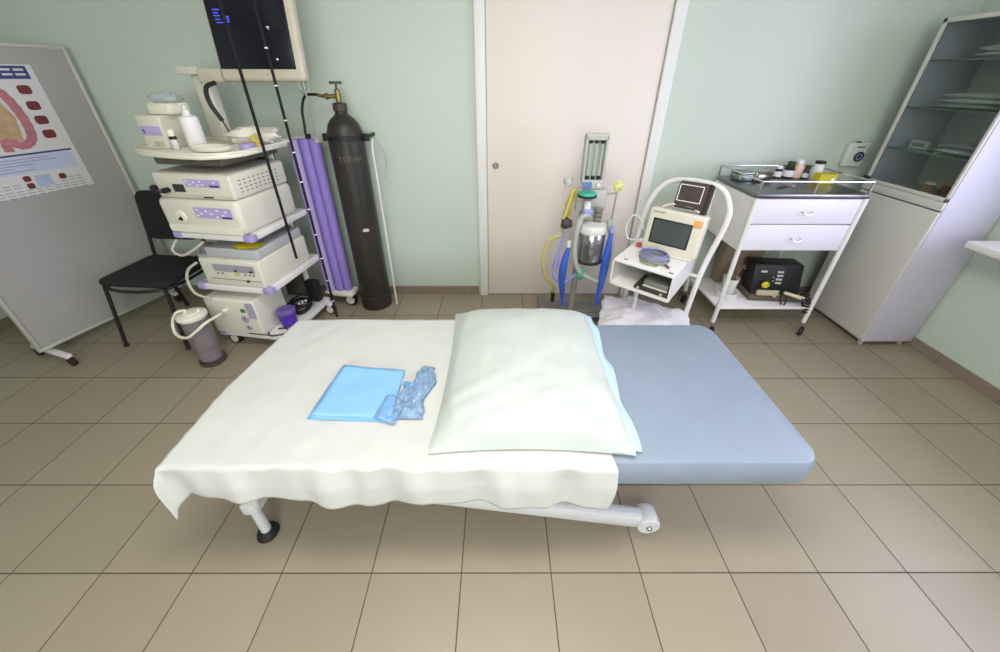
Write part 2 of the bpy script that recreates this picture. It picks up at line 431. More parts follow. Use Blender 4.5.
def hem2(u, v):
    return (PWX*(.25) + u*PWX*.74, -PWY*(.90) - v*.04*u, .030 - .020*v*u + .006*noise.noise(Vector((u*9, v*3, 7))))
MB().grid(hem2, 50, 6).build('pillowcase_hem', HEM, pt, solid=.002)
# folded blue pads and plastic packet
bp_ = thing('folded_drape', 'folded sky blue disposable drape lying on the white sheet', 'drape', (-.505, .96, BZ+.007), 0)
corners = [(-.148, -.118), (.138, -.130), (.136, .108), (-.123, .136)]
def quadf(dz, sc, wx=0.0):
    def f(u, v):
        a, b_, c, d = [Vector((p[0]*sc, p[1]*sc)) for p in corners]
        p = (a*(1-u)+b_*u)*(1-v) + (d*(1-u)+c*u)*v
        return (p.x+wx, p.y, dz + .004*noise.noise(Vector((p.x*14, p.y*14, dz*90))) + .0015)
    return f
for k in range(3): MB().grid(quadf(.004+k*.006, 1 - .02*k, .004*k), 16, 16).build('folded_layer', PADM, bp_, solid=.004)
PB = M('pale_blue_film', '8CBBEA', 0.25, trans=.35, var=.2, scale=20)
def flap(u, v): return (.085 + u*.075 + .02*v, -.128 + v*.10 - u*.02, .022 + .006*math.sin(u*6) + .006*noise.noise(Vector((u*5, v*5, 9))))
MB().grid(flap, 12, 12).build('corner_flap', PB, bp_, solid=.001)
mk = thing('plastic_packet', 'crumpled clear bluish plastic packet beside the folded blue drape', 'packet', (-.300, .965, BZ+.008), 0)
CLP = M('bluish_clear_film', 'A9C8F2', 0.15, trans=.55, var=.35, scale=28, ior=1.25)
def crump(u, v):
    a = u*2-1; c = v*2-1
    wx = .048*(1 - .35*c) * (1 + .25*noise.noise(Vector((c*4, 1, 2))))
    cx = .030*c + .01*math.sin(c*5)
    hh = (1-a*a)**.5*(1-c*c)**.3 if abs(a) < 1 and abs(c) < 1 else 0
    return (cx + a*wx, c*.125, .004 + .026*hh*(1 + .9*noise.noise(Vector((a*4, c*7, 4)))))
MB().grid(crump, 26, 46).build('film', CLP, mk, solid=.001)
mb = MB(); mb.rod((-.052, .028, .012), (-.012, .006, .022), .011, .015); mb.build('port', M('pale_blue_plastic', '74A7E0', .3), mk)
mb = MB(); mb.blob((.0, -.03, .012), (.028, .045, .010), 12, .3, 2); mb.blob((.018, .06, .012), (.022, .04, .010), 12, .3, 4); mb.build('folded_insert', M('pale_blue_insert', '9CC4F4', .4, var=.3, scale=30), mk)

# ------------------------------------------------------------------ mobile board
bx, by = -2.83, 1.73; ex, ey = -2.576, 2.55
ang = math.atan2(ey-by, ex-bx); BL = math.hypot(ex-bx, ey-by)
bd = thing('mobile_board', 'large grey display board on castor feet standing at the left wall corner', 'board', (bx, by, 0), ang)
# local: x along board, +z up, front face towards -y
MB().box(.012, BL-.012, 0, .02, .112, 1.733).build('panel', GREYBOARD, bd)
mb = MB()
for a in ((0, BL, .10, .118), (0, BL, 1.727, 1.745)): mb.box(a[0], a[1], -.006, .026, a[2], a[3], .003)
for a in ((0, .018), (BL-.018, BL)): mb.box(a[0], a[1], -.006, .026, .116, 1.73, .003)
mb.build('frame', FRAMEM, bd)
for x in (.05, BL-.07):
    mb = MB(); mb.box(x-.015, x+.015, -.155 if x < .3 else -.02, .20 if x < .3 else .035, .058, .082, .004); mb.box(x-.013, x+.013, .027, .05, .07, 1.2, .003)
    ft = mb.build('leg', WHITE, bd)
    for y in ((-.145, .185) if x < .3 else (-.01,)):
        mb = MB(); q = Matrix.Rotation(PI/2, 4, 'Y'); q.translation = Vector((x-.012, y, .026)); mb.lathe([(.008, 0), (.026, 0), (.028, .004), (.028, .022), (.026, .026), (.008, .026)], 20, q)
        mb.rod((x, y, .045), (x, y, .062), .012)
        mb.build('castor', RUBBER, ft)
# poster
def on_board(u, z, off): return (u, -off, z)
PW0, PW1, PZ0, PZ1 = -.02+.02, 0, 0, 0
po_ = thing('medical_poster', 'white medical poster with bowel drawing and dark red photographs, pinned to the grey board', 'poster', (bx, by, 0), ang)
def quad_on(u0, u1, z0, z1, off, th=.0008, r=0.0):
    u0 += .06; u1 += .06; z0 += .03; z1 += .03
    mb = MB(); q = Matrix(((1,0,0,0),(0,0,-1,-off),(0,1,0,0),(0,0,0,1)))
    if r: mb.prism(rrect(u0, u1, z0, z1, r, 4), 0, th, q)
    else: mb.box(u0, u1, z0, z1, 0, th, 0, q)
    return mb
PU0, PU1, Z0, Z1 = .08, .595, .93, 1.62
NAVY = M('poster_navy', '3E3F78', .5); PRED = M('poster_dark_red', '6E3030', .5, var=.5, scale=40); PPINK = M('poster_pink', 'B07078', .5, var=.3, scale=25)
PTAN = M('poster_tan', 'B59A74', .5, var=.3, scale=30); PBLUE = M('poster_pale_blue', 'A9B8D2', .5, var=.1); PGR = M('poster_grey_text', '8A90A0', .6); PAPER = M('poster_paper', 'CFCFD0', .4)
quad_on(PU0, PU1+.01, Z0+.02, Z1-.005, .0005, .001).build('paper', PAPER, po_)
hb = quad_on(PU0+.01, PU1-.015, Z1-.075, Z1-.012, .0016).build('header_band', NAVY, po_)
mb = MB()
for zz in (Z1-.058, Z1-.035):
    for a in range(9): m2 = quad_on(PU0+.03+a*.052, PU0+.03+a*.052+.040, zz, zz+.010, .0026, .0004); mb.add(m2.v, m2.f)
mb.build('header_lines', PAPER, hb)
for zz, k in ((1.49, 0), (1.41, 1), (1.335, 2), (1.26, 3)):
    quad_on(PU1-.095, PU1-.04, zz-.02, zz+.025, .0016, .0008, .014).build('round_photograph', PRED, po_)
q = Matrix(((1,0,0,0),(0,0,-1,-.003),(0,1,0,0),(0,0,0,1)))
mb = MB(); path = [(.20, 1.20), (.19, 1.36), (.22, 1.475), (.33, 1.50), (.42, 1.49), (.455, 1.38), (.45, 1.26), (.40, 1.215), (.34, 1.24), (.33, 1.19)]
mb.tube([(a, c, 0) for a, c in path], .021, 8, 6, ribs=.08)
mb.v = [tuple(q @ Vector((p[0]+.06, p[1]+.03, p[2]*.06))) for p in mb.v]; mb.build('bowel_drawing', PPINK, po_)
m2 = MB(); m2.prism([(.225, 1.24), (.41, 1.24), (.43, 1.36), (.40, 1.455), (.25, 1.455), (.215, 1.36)], 0, .0008, Matrix(((1,0,0,.06),(0,0,-1,-.0016),(0,1,0,.03),(0,0,0,1)))); m2.build('drawing_fill', PTAN, po_)
quad_on(PU0+.01, PU1-.01, 1.165, 1.175, .0016).build('divider_line', NAVY, po_)
quad_on(PU0+.01, PU1-.02, 1.07, 1.16, .0016).build('blue_panel', M('poster_lilac', 'B9C0DC', .5, var=.1), po_)
quad_on(.36, .43, .99, 1.055, .0016).build('blue_panel', PBLUE, po_)
for a, c in ((.315, 1.045), (.315, 1.005), (.465, 1.03)): quad_on(a, a+.032, c-.018, c+.014, .0016, .0008, .01).build('round_photograph', PRED, po_)
mb = MB()
for zz in (.95, .965, .98, 1.0, 1.015):
    for a in range(12):
        u = PU0+.02+a*.04
        if .30 < u < .44 and zz > .985: continue
        m2 = quad_on(u, u+.03, zz, zz+.004, .0016, .0004); mb.add(m2.v, m2.f)
for zz in (1.085, 1.10, 1.115, 1.13, 1.145):
    m2 = quad_on(PU0+.03, PU0+.03+.30+.1*math.sin(zz*90), zz, zz+.004, .0026, .0004); mb.add(m2.v, m2.f)
mb.build('text_lines', PGR, po_)

# ------------------------------------------------------------------ black chair (faces the board)
ch = thing('office_chair', 'black padded visitor chair standing between the display board and the equipment cart', 'chair', (-2.275, 2.145, 0), math.radians(-4))
FAB = M('black_fabric', '1E1F20', .8, bump=.1, bscale=300)
MB().prism(rrect(-.235, .235, -.20, .20, .05), .435, .482, b=.018).build('seat', FAB, ch)
q = Matrix.Rotation(math.radians(-9), 4, 'X'); q.translation = Vector((0, .205, .60))
q2 = q @ Matrix(((1,0,0,0),(0,0,-1,0),(0,1,0,0),(0,0,0,1)))
MB().prism(rrect(-.19, .19, 0, .33, .06), -.02, .02, q2, b=.012).build('backrest', FAB, ch)
for x in (-.20, .20):
    mb = MB(); mb.tube([(x, -.185, .432), (x*1.02, -.19, .38), (x*1.10, -.245, .0)], .011, 10, 6); l_ = mb.build('leg', BLACK, ch)
    MB().rod((x*1.10, -.245, 0), (x*1.097, -.242, .02), .0145).build('rubber_tip', RUBBER, l_)
for x in (-.20, .20):
    mb = MB(); mb.tube([(x*1.1, .26, 0), (x*1.02, .20, .40), (x, .205, .55), (x*.93, .248, .80)], .011, 10, 8); l_ = mb.build('leg', BLACK, ch)
    MB().rod((x*1.1, .26, 0), (x*1.097, .258, .02), .0145).build('rubber_tip', RUBBER, l_)
mb = MB(); mb.tube([(-.19, -.18, .425), (.19, -.18, .425), (.19, .18, .425), (-.19, .18, .425)], .010, 8, 5, closed=True); mb.build('seat_frame', BLACK, ch)

# ------------------------------------------------------------------ endoscopy equipment cart
CX, CY, CA = -1.60, 1.885, math.radians(-9)
def cart_pt(x, y, z): 
    return (CX + x*math.cos(CA) - y*math.sin(CA), CY + x*math.sin(CA) + y*math.cos(CA), z)
cart = thing('equipment_cart', 'tall white cart on castors carrying stacked endoscopy units', 'cart', (CX, CY, 0), CA)
SH = [(.098, .130), (.450, .490), (.790, .825)]
for i, (a, b_) in enumerate(SH):
    mb = MB(); dpt = .50
    mb.prism(rrect(-.245, .245, 0, dpt, .02, 4), a, b_, b=.004); s_ = mb.build('shelf', WHITE, cart)
    for x in (-.222, .222):
        MB().box(x-.028, x+.028, -.006, .04, a-.002, b_+.001, .006).build('corner_bumper', LILAC, s_)
mb = MB()
for x in (-.11, .11): mb.box(x-.018, x+.018, .465, .50, .09, 1.24, .006)
mb.build('rear_posts', IVORY, cart)
mb = MB(); mb.box(-.13, .13, .478, .49, .135, 1.22); mb.build('back_panel', M('panel_gap_shade', '55524C', .6), cart)  # dark colour stands in for shade in the gap behind the units
mb = MB(); mb.box(-.185, -.085, .40, .46, 1.24, 1.60, .012); mb.box(-.22, -.09, .36, .46, 1.60, 1.64, .008); ms = mb.build('mast', CREAM, cart)
mb = MB()
for z in (1.50, 1.56): MB().rod((-.12, .399, z), (-.12, .394, z), .004).build('screw', GREYM, ms)
# tray on top: wide rounded
TZ = 1.235
poly = [(-.34, .06), (-.20, -.01), (-.05, -.035), (.05, -.045), (.17, -.045), (.26, .0), (.30, .08), (.30, .40), (.26, .46), (-.24, .46), (-.34, .40), (-.41, .28), (-.41, .15)]
mb = MB(); mb.prism(poly, TZ, TZ+.024, b=.008)
tr = mb.build('top_tray', IVORY, cart)
mb = MB(); mb.tube([(p[0]*.97, p[1]*.97+.006, TZ+.026) for p in poly], .006, 8, 5, closed=True); mb.build('tray_rim', IVORY, tr)
mb = MB(); mb.box(-.20, .20, .03, .44, TZ-.045, TZ-.001, .01); mb.build('tray_support', M('dark_taupe', '5C574E', .6), cart)
for i, (x, y) in enumerate(((-.20, .05), (.20, .05), (-.22, .45), (.245, .47))):
    mb = MB(); q = Matrix.Rotation(PI/2, 4, 'X'); q.translation = Vector((x, y+.013, .042))
    mb.lathe([(.008, 0), (.038, 0), (.042, .005), (.042, .021), (.038, .026), (.008, .026)], 24, q)
    w_ = mb.build('castor', RUBBER, cart)
    q = Matrix.Rotation(PI/2, 4, 'X'); q.translation = Vector((x, y+.017, .042))
    MB().lathe([(.006, 0), (.027, 0), (.027, .034), (.006, .034)], 20, q).build('wheel_cover', CREAM, w_)
    mb = MB(); mb.box(x-.018, x+.018, y-.022, y+.022, .072, .098, .008); mb.build('castor_fork', WHITE, w_)

LBL = M('lilac_label', 'B4A8D8', .5, var=.1); DGREY = M('dark_grey', '34342F', .5); WMARK = M('white_mark', 'F2F2F4', .6)
def unit(name, label, x0, x1, y0, y1, z0, z1, b=.012, mat=CREAM):
    t = thing(name, label, 'medical device', cart_pt(0, 0, z0), CA)
    MB().box(x0, x1, y0, y1, 0, z1-z0, b, seg=3).build('body', mat, t)
    return t
U2 = unit('video_processor', 'cream video unit with keyhole-shaped socket, second from the top of the cart', -.262, .225, -.005, .44, .826, 1.020, .03)
def fpan(t, name, x0, x1, z0, z1, mat, y=-.006, dy=.003, r=.004):
    q = Matrix(((1,0,0,0),(0,0,-1,y+dy),(0,1,0,0),(0,0,0,1)))
    return MB().prism(rrect(x0, x1, z0, z1, min(r, (x1-x0)/2.1, (z1-z0)/2.1), 3), 0, dy+.001, q).build(name, mat, t)
p_ = fpan(U2, 'front_label', -.04, .185, .095, .155, LBL, -.007)
mb = MB()
for x, z in ((-.02, .14), (0, .12), (.03, .135), (-.025, .107), (.06, .12), (.10, .14), (.09, .105), (.13, .115), (.15, .135)):
    m2 = MB().box(x-.007, x+.007, -.0098, -.007, z-.0035, z+.0035, .001); mb.add(m2.v, m2.f, True)
mb.build('button', WMARK, p_)
fpan(U2, 'maker_plate', .12, .178, .098, .108, NAVY, -.0095)
q = Matrix.Rotation(PI/2, 4, 'X'); q.translation = Vector((-.14, -.003, .095))
s_ = MB().lathe([(.008, .0), (.012, .012), (.030, .010), (.034, .002), (.036, -.001)], 24, q).build('scope_socket', IVORY, U2)
mb = MB(); mb.rod((-.143, -.012, .088), (-.128, -.0165, .080), .011, .008); mb.build('socket_hole', BLACK, s_)
fpan(U2, 'lower_step', -.24, .215, .006, .05, IVORY, -.008, .004, .01)
U1 = unit('light_source', 'cream light source unit with black plug, topmost box under the white tray', -.235, .225, .01, .42, 1.0215, 1.150, .012)
p_ = fpan(U1, 'front_label', -.045, .165, .065, .105, LBL, .007)
mb = MB()
for x, z in ((-.03, .095), (-.015, .078), (.01, .09), (.03, .075), (.05, .095), (.06, .078), (.13, .092)):
    m2 = MB().box(x-.006, x+.006, .0045, .007, z-.003, z+.003, .001); mb.add(m2.v, m2.f, True)
mb.build('button', WMARK, p_)
fpan(U1, 'maker_plate', .10, .155, .068, .078, NAVY, .0045)
fpan(U1, 'lower_strip', -.22, .215, .004, .022, M('strip_beige', 'C9C4B0', .5), .007)
fpan(U1, 'slot', .04, .10, .009, .016, DGREY, .0045)
fpan(U1, 'socket_plate', -.125, -.06, .035, .075, DGREY, .0068)
mb = MB(); mb.rod((-.155, .004, .045), (-.155, -.03, .045), .014); mb.tube([(-.155, -.03, .045), (-.175, -.045, .05), (-.215, -.03, .06), (-.25, .02, .05), (-.27, .06, -.02)], .010, 8, 6); mb.build('plug', BLACK, U1)
mb = MB(); mb.box(-.225, .215, .02, .41, .1285, .1335, .002); mb.build('lid', M('lid_grey', 'B9B6AC', .5), U1)
mb = MB()
for i in range(9):
    for j in range(4): mb.box(.2248, .2262, .06+.034*i, .075+.034*i, .03+.02*j, .036+.02*j)
mb.build('vent_slots', M('slot_grey', '7A7870', .6), U1)
# items on shelf A gap: grey tray + yellow cloth + connector
U5 = unit('recorder', 'flat pale grey recorder box beneath the middle shelf of the cart', -.13, .215, .03, .42, .664, .722, .008, M('pale_grey', 'B4B6BA', .45))
o = MB().blob((0, 0, .012), (.085, .05, .012), 16, .3, 5).build('yellow_cloth', M('yellow_cloth', 'BFAE20', .7), None); tag(o, 'yellow folded cloth lying on the flat grey recorder in the cart', 'cloth', loc=cart_pt(.13, .08, .7225), rz=CA)
U3 = unit('insufflator', 'cream control unit with grey display strip, on the lower shelf of the cart', -.17, .225, 0, .43, .4905, .6635, .012)
p_ = fpan(U3, 'display_strip', -.08, .185, .10, .145, M('display_grey', '9C9AA6', .5), -.003)
mb = MB()
for x, z, w__ in ((.055, .11, .018), (.155, .11, .02)): m2 = MB().box(x, x+w__, -.0065, -.003, z-.005, z+.005, .001); mb.add(m2.v, m2.f, True)
mb.build('indicator', BLACK, p_)
for x in (-.07, -.04, .11, .14, .165): fpan(U3, 'small_button', x, x+.014, .082, .090, M('button_grey', '70707A', .5), -.003)
fpan(U3, 'yellow_button', .045, .085, .080, .092, M('button_yellow', 'C9C060', .5), -.003)
fpan(U3, 'groove', -.12, .21, .046, .050, M('groove_grey', '9A978A', .6), -.003)
mb = MB(); mb.rod((.125, -.001, .046), (.125, -.012, .046), .008); mb.build('jack', BLACK, U3)
U4 = unit('suction_pump', 'cream suction pump with green switch, at the bottom of the cart', -.25, .10, -.015, .24, .1305, .395, .016)
fpan(U4, 'green_switch', .0, .03, .18, .205, M('switch_green', '1E8A50', .4), -.019, .006)
for x, z, r in ((.0, .13, .026), (.005, .065, .02)):
    q = Matrix.Rotation(PI/2, 4, 'X'); q.translation = Vector((x+.01, -.014, z))
    d_ = MB().lathe([(r, 0), (r, .006), (r*.8, .009), (r*.78, .006), (.002, .006)], 24, q).build('gauge', M('gauge_rim', 'A49CB8', .4), U4)
    MB().box(x+.008, x+.012, -.0215, -.020, z-.003, z+r*.6).build('needle', BLACK, d_)
fpan(U4, 'caution_text', -.01, .13, .014, .020, DGREY, -.018)
mb = MB(); mb.rod((-.10, -.012, .19), (-.10, -.045, .19), .013); mb.build('hose_port', IVORY, U4)
fpan(U4, 'side_cover', .045, .095, .14, .25, M('cover_lilac_grey', 'A8A2B4', .5), -.019, .003)
# violet container on the bottom shelf
vc = thing('violet_container', 'violet translucent container standing at the right front of the bottom shelf', 'container', cart_pt(.172, .135, .131), CA)
MB().lathe([(.030, 0), (.046, .003), (.052, .05), (.055, .105), (.052, .105), (.049, .05), (.043, .006), (.0, .006)], 28).build('cup', VIOLET, vc)
MB().lathe([(.058, .10), (.058, .118), (.050, .126), (.030, .128), (.028, .116), (.0, .116)], 28).build('lid', M('violet_lid', '6C5A9E', .35), vc)
# cables on the bottom shelf
o = MB(); 
for k in range(7):
    r = .035 + .006*k; c = (random.uniform(-.02, .02), random.uniform(-.02, .03)); z = .008+.011*k
    o.tube([(c[0]+r*math.cos(a)*1.1, c[1]+r*math.sin(a)*(1.2+.2*math.sin(k)), z+.006*math.sin(a*2+k)) for a in [i*PI/4 for i in range(8)]], .0065, 8, 4, closed=True)
cb_ = o.build('cable_coil', RUBBER, None); tag(cb_, 'black coiled power cables piled on the bottom shelf of the cart', 'cable', loc=cart_pt(.155, .31, .131), rz=CA)
mb = MB()
for k in range(4): mb.box(-.02+.02*k, -.008+.02*k, -.055+.012*k, -.043+.012*k, .06+.008*k, .072+.008*k, .003)
mb.build('white_plug', WMARK, cb_)
o = MB(); o.box(-.045, .045, -.03, .03, 0, .17, .012); o = o.build('power_adapter', BLACK, None); tag(o, 'black upright power box behind the coiled cables on the cart', 'adapter', loc=cart_pt(.165, .445, .131), rz=CA)
o = MB(); o.tube([(0, 0, .006), (.04, -.02, .007), (.09, .01, .007), (.11, .05, .007), (.07, .075, .007), (.03, .05, .012)], .005, 8, 6); o = o.build('probe_lead', M('brown_lead', '3A2A30', .5), None)
tag(o, 'thin dark looped lead in front of the violet container', 'cable', loc=cart_pt(.10, .02, .131), rz=CA - .2)

# suction jar in front of the cart
sj = thing('suction_jar', 'clear suction jar with cream lid and white hose standing in front of the cart', 'jar', (-1.825, 1.775, 0), 0)
SMK = M('smoky_plastic', '9C929A', .12, alpha=.38, var=.2)
MB().lathe([(.02, .028), (.058, .028), (.062, .04), (.068, .345), (.0665, .345), (.0605, .042), (.0, .030)], 32).build('vessel', SMK, sj)
MB().lathe([(.03, 0), (.068, 0), (.072, .008), (.072, .024), (.066, .027), (.062, .012), (.0, .012)], 32).build('base_ring', M('taupe_plastic', '4C443C', .4), sj)
MB().lathe([(.055, .044), (.058, .075), (.050, .08), (.0, .08)], 24).build('residue', M('white_residue', '8C8088', .5), sj)
ld = MB().lathe([(.072, .338), (.076, .344), (.076, .358), (.066, .368), (.04, .370), (.036, .376), (.0, .376)], 32).build('lid', IVORY, sj)
MB().rod((-.03, .0, .370), (-.03, 0, .392), .010).build('lid_port', IVORY, ld); MB().rod((.035, .02, .370), (.035, .02, .388), .008).build('lid_port', IVORY, ld)
mb = MB(); mb.tube([(-.03, 0, .388), (-.075, -.01, .375), (-.115, -.02, .31), (-.085, -.06, .255), (.0, -.09, .255), (.07, -.085, .30), (.115, -.05, .335), (.128, .055, .325)], .0085, 10, 8); mb.build('hose', IVORY, sj)
mb = MB(); mb.box(-.078, -.066, -.01, .006, .03, .26, .004); mb.build('bracket', BLACK, sj)
# loose white hoses at the cart's left side
o = MB(); o.tube([(-.235, -.012, .78), (-.25, -.045, .73), (-.19, -.055, .705), (-.12, -.04, .735), (-.06, -.012, .78)], .007, 8, 8); o = o.build('looped_hose', M('grey_hose', 'B8B4A8', .4), None)
tag(o, 'pale hose looped under the middle shelf at the cart left corner', 'hose', loc=cart_pt(0, 0, 0), rz=CA)
o = MB(); o.tube([(-.17, -.012, .64), (-.225, -.03, .60), (-.255, -.04, .53), (-.24, -.045, .45), (-.20, -.03, .41), (-.17, -.02, .40)], .0075, 8, 8); o = o.build('looped_hose', MATS['grey_hose'], None)
tag(o, 'pale hose curving down beside the control unit to the suction pump', 'hose', loc=cart_pt(0, 0, 0), rz=CA)
o = MB(); o.box(-.045, .035, 0, .07, 0, .055, .012); o.rod((-.02, -.02, .02), (-.02, 0, .02), .012); o = o.build('connector_block', M('smoky_grey', '8A8484', .4), None)
tag(o, 'small grey connector under the middle shelf near the looped hose', 'connector', loc=cart_pt(-.18, .06, .664), rz=CA)
o = MB(); o.box(-.235, -.172, .06, .40, 0, .172, .006); o = o.build('filter_box', M('grey_lilac', 'AEA8AE', .5), None)
tag(o, 'narrow grey box standing left of the cream control unit', 'box', loc=cart_pt(0, 0, .4905), rz=CA)

# things on the top tray
TT = TZ + .0255
t = thing('camera_box', 'small cream box device with lilac label, left end of the cart tray', 'medical device', cart_pt(-.215, .10, TT), CA)
q = Matrix(((1, 0, -.10, 0), (0, 1, .08, 0), (0, 0, 1, 0), (0, 0, 0, 1)))
MB().box(-.075, .065, 0, .16, 0, .155, .006, q).build('body', CREAM, t)
MB().box(-.068, .052, -.003, .0005, .06, .105, .001, q).build('label_strip', LBL, t)
MB().box(-.052, -.045, -.0045, -.003, .07, .09, 0, q).build('key_mark', NAVY, t)
MB().box(-.01, .04, -.012, 0, .012, .03, .004, q).build('latch', M('latch_beige', 'BDB69C', .5), t)
MB().box(-.085, .07, -.012, .165, 0, .006, .002).build('foot_plate', IVORY, t)
t = thing('supply_box', 'small cream carton with a clear bag on top, stacked on the lilac-labelled device', 'box', cart_pt(-.185, .20, TT+.156), CA)
MB().box(-.07, .07, -.05, .07, 0, .055, .012).build('carton', IVORY, t)
mb = MB(); mb.blob((.02, 0, .078), (.085, .05, .026), 16, .5, 3); mb.build('clear_bag', PLAST, t)
t = thing('pump_bottle', 'white plastic dispenser bottle standing on the cart tray', 'bottle', cart_pt(-.005, .13, TT), CA)
MB().lathe([(.038, 0), (.042, .006), (.042, .140), (.038, .152), (.018, .160), (.015, .185), (.0, .185)], 24).build('body', WHITE, t)
mb = MB(); mb.rod((0, 0, .185), (0, 0, .205), .010); mb.box(-.012, .012, -.035, .012, .205, .216, .004); mb.build('pump_head', IVORY, t)
t = thing('vial', 'small white vial with black band beside the dispenser bottle', 'vial', cart_pt(-.075, .07, TT), CA)
MB().lathe([(.013, 0), (.015, .003), (.015, .055), (.012, .060), (.0, .060)], 16).build('glass_body', M('vial_white', 'CFCFCC', .2), t)
MB().lathe([(.0155, .05), (.0165, .052), (.0165, .062), (.0155, .064), (.012, .0645)], 16).build('band', BLACK, t)
MB().lathe([(.014, .065), (.015, .068), (.015, .095), (.012, .098), (0, .098)], 16).build('cap', IVORY, t)
def dish(name, label, c, rx, ry, h, mat=WHITE, rz=0.0):
    def f(u, v):
        a = u*2*PI; k = v
        if k < .5: r = k*2*.78; z = .0
        else: r = .78 + (k-.5)*2*.22; z = h*((k-.5)*2)**1.3
        return (rx*r*math.cos(a), ry*r*math.sin(a)*(1 - .18*math.cos(a)), z + .003)
    o = MB().grid(f, 40, 10).build(name, mat, None, solid=.003); tag(o, label, 'dish', loc=c, rz=rz); return o
dish('kidney_dish', 'shallow white kidney dish on the front of the cart tray', cart_pt(.145, .06, TT), .11, .06, .022, IVORY, CA)
def pile(name, label, cat, c, r, mat, seed, rz=0.0, n=22):
    mb = MB(); mb.blob((0, 0, r[2]*.86), r, n, .55, seed); mb.v = [(x, y, max(z, 0)) for x, y, z in mb.v]
    o = mb.build(name, mat, None); tag(o, label, cat, loc=c, rz=rz); return o
pile('latex_gloves', 'crumpled pile of white gloves on the cart tray behind the hanging tube', 'gloves', cart_pt(.165, .33, TT), (.15, .08, .045), M('glove_white', 'E9E6DA', .6, bump=.3, bscale=30), 3, CA)
o = pile('yellow_packet', 'small yellow packet lying at the right of the glove pile', 'packet', cart_pt(.265, .22, TT), (.028, .030, .03), M('packet_yellow', 'C8B860', .6), 6, CA)
o = MB().box(-.025, .025, -.035, .035, 0, .03, .008).build('lilac_box', LILAC, None); tag(o, 'small lilac box at the right front edge of the cart tray', 'box', loc=cart_pt(.270, .145, TT), rz=CA)

# monitor on the mast
mo = thing('endoscopy_monitor', 'large beige monitor with dark screen mounted on top of the equipment cart', 'monitor', (-1.20, 2.16, 1.60), 0)
BZL = M('monitor_beige', 'C2BAA8', .45)
q = Matrix.Rotation(math.radians(-6), 4, 'X')
mh = .50
MB().box(-.247, .19, 0, .06, -.03, mh, .02, q, 3).build('housing', BZL, mo)
sc_ = MB().box(-.232, .154, -.0035, .002, .025, mh-.03, .001, q).build('screen', SCREEN, mo)
mb = MB()
for x, z, w__ in ((-.20, .275, .034), (-.20, .262, .024), (-.195, .235, .024), (-.195, .222, .034), (-.20, .250, .030)): mb.box(x, x+w__, -.0047, -.0035, z, z+.004, 0, q)
[mb.box(-.15, -.128, -.0047, -.0035, .225+.010*k, .231+.010*k, 0, q) for k in range(3)]
mb.build('screen_text', M('screen_blue', '4450C8', .5, emit=1.2), sc_)
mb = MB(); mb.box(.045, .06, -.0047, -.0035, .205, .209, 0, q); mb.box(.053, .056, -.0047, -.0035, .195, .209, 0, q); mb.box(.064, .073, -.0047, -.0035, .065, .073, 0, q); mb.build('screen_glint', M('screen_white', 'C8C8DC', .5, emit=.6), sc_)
mb = MB(); mb.rod((.0, -.001, 0), (.0, -.004, 0), .006); mb.v = [tuple(q @ Vector(p)) for p in mb.v]; mb.build('power_button', M('button_tan', 'A89C80', .5), mo)
mb = MB(); mb.box(-.40, -.06, .055, .11, -.01, .03, .008); mb.box(-.39, -.26, .03, .12, -.035, .03, .008); mb.build('support_arm', BZL, mo)
HX = -.045
mb = MB(); mb.rod((.16, .03, -.031), (.16, .03, -.07), .010); mb.tube([(.13, .03, -.035), (.135, .03, -.07), (.16, .02, -.085), (.185, .03, -.07), (.19, .03, -.035)], .004, 8, 6); mb.build('handle', GREYM, mo)
mb = MB(); mb.rod((.16, .03, -.085), (.175, .03, -.315), .005); mb.build('pole', GREYM, mo)
mb = MB(); mb.tube([(-.285, .0, -.036), (-.335, -.01, -.06), (-.345, -.01, -.13), (-.31, -.01, -.22)], .011, 10, 8); mb.tube([(-.31, -.01, -.22), (-.29, -.01, -.28), (-.265, .0, -.335)], .004, 8, 8); mb.build('camera_cable', BLACK, mo)
mb = MB()
for k in range(3): mb.tube([(-.27+.045*k, .03, -.036), (-.26+.045*k, .03, -.07), (-.245+.045*k, .03, -.11)], .0022, 6, 5)
mb.build('hook_wire', GREYM, mo)
# scope hanger (pole above the frame) and hanging endoscope tubes
hg = thing('scope_hanger', 'chrome hanger pole rising behind the endoscopy monitor', 'hanger', cart_pt(.0, .475, .0), CA)
mb = MB(); mb.rod((.27, -.065, 1.66), (.27, -.065, 2.28), .010); mb.tube([(.27, -.065, 2.28), (.24, -.15, 2.32), (.21, -.35, 2.30), (.30, -.40, 2.30)], .008, 8, 6); mb.tube([(.24, -.15, 2.32), (.30, -.34, 2.30), (.40, -.36, 2.30)], .008, 8, 6)
mb.build('pole', CHROME, hg)
def scope(label, x, y, z0, z1, bands, r=.0068):
    t = thing('endoscope', label, 'endoscope', (x, y, z0), 0)
    mb = MB(); mb.rod((0, 0, 0), (0, 0, z1-z0), r, r, 12); mb.build('insertion_tube', M('scope_black', '0B0B0D', .75), t)
    if bands:
        for k in range(10):
            z = .12 + .155*k
            if z < 1.75: MB().lathe([(r, z), (r+.0006, z+.001), (r+.0006, z+.005), (r, z+.006)], 12).build('white_mark', WMARK, t)
        MB().lathe([(r-.001, .0), (r+.001, .002), (r+.001, .05), (r-.001, .052)], 12).build('tip', RUBBER, t)
    mb = MB(); mb.lathe([(r, z1-z0-.02), (.016, z1-z0), (.020, z1-z0+.12), (.016, z1-z0+.16), (.0, z1-z0+.165)], 16); mb.build('control_head', BLACK, t)
    return t
scope('long black endoscope tube hanging in front of the monitor, left of the banded one', -1.238, 2.0, .62, 2.14, False, .0075)
scope('black endoscope tube with white bands hanging before the purple storage tubes', -1.085, 2.0, .19, 2.14, True)

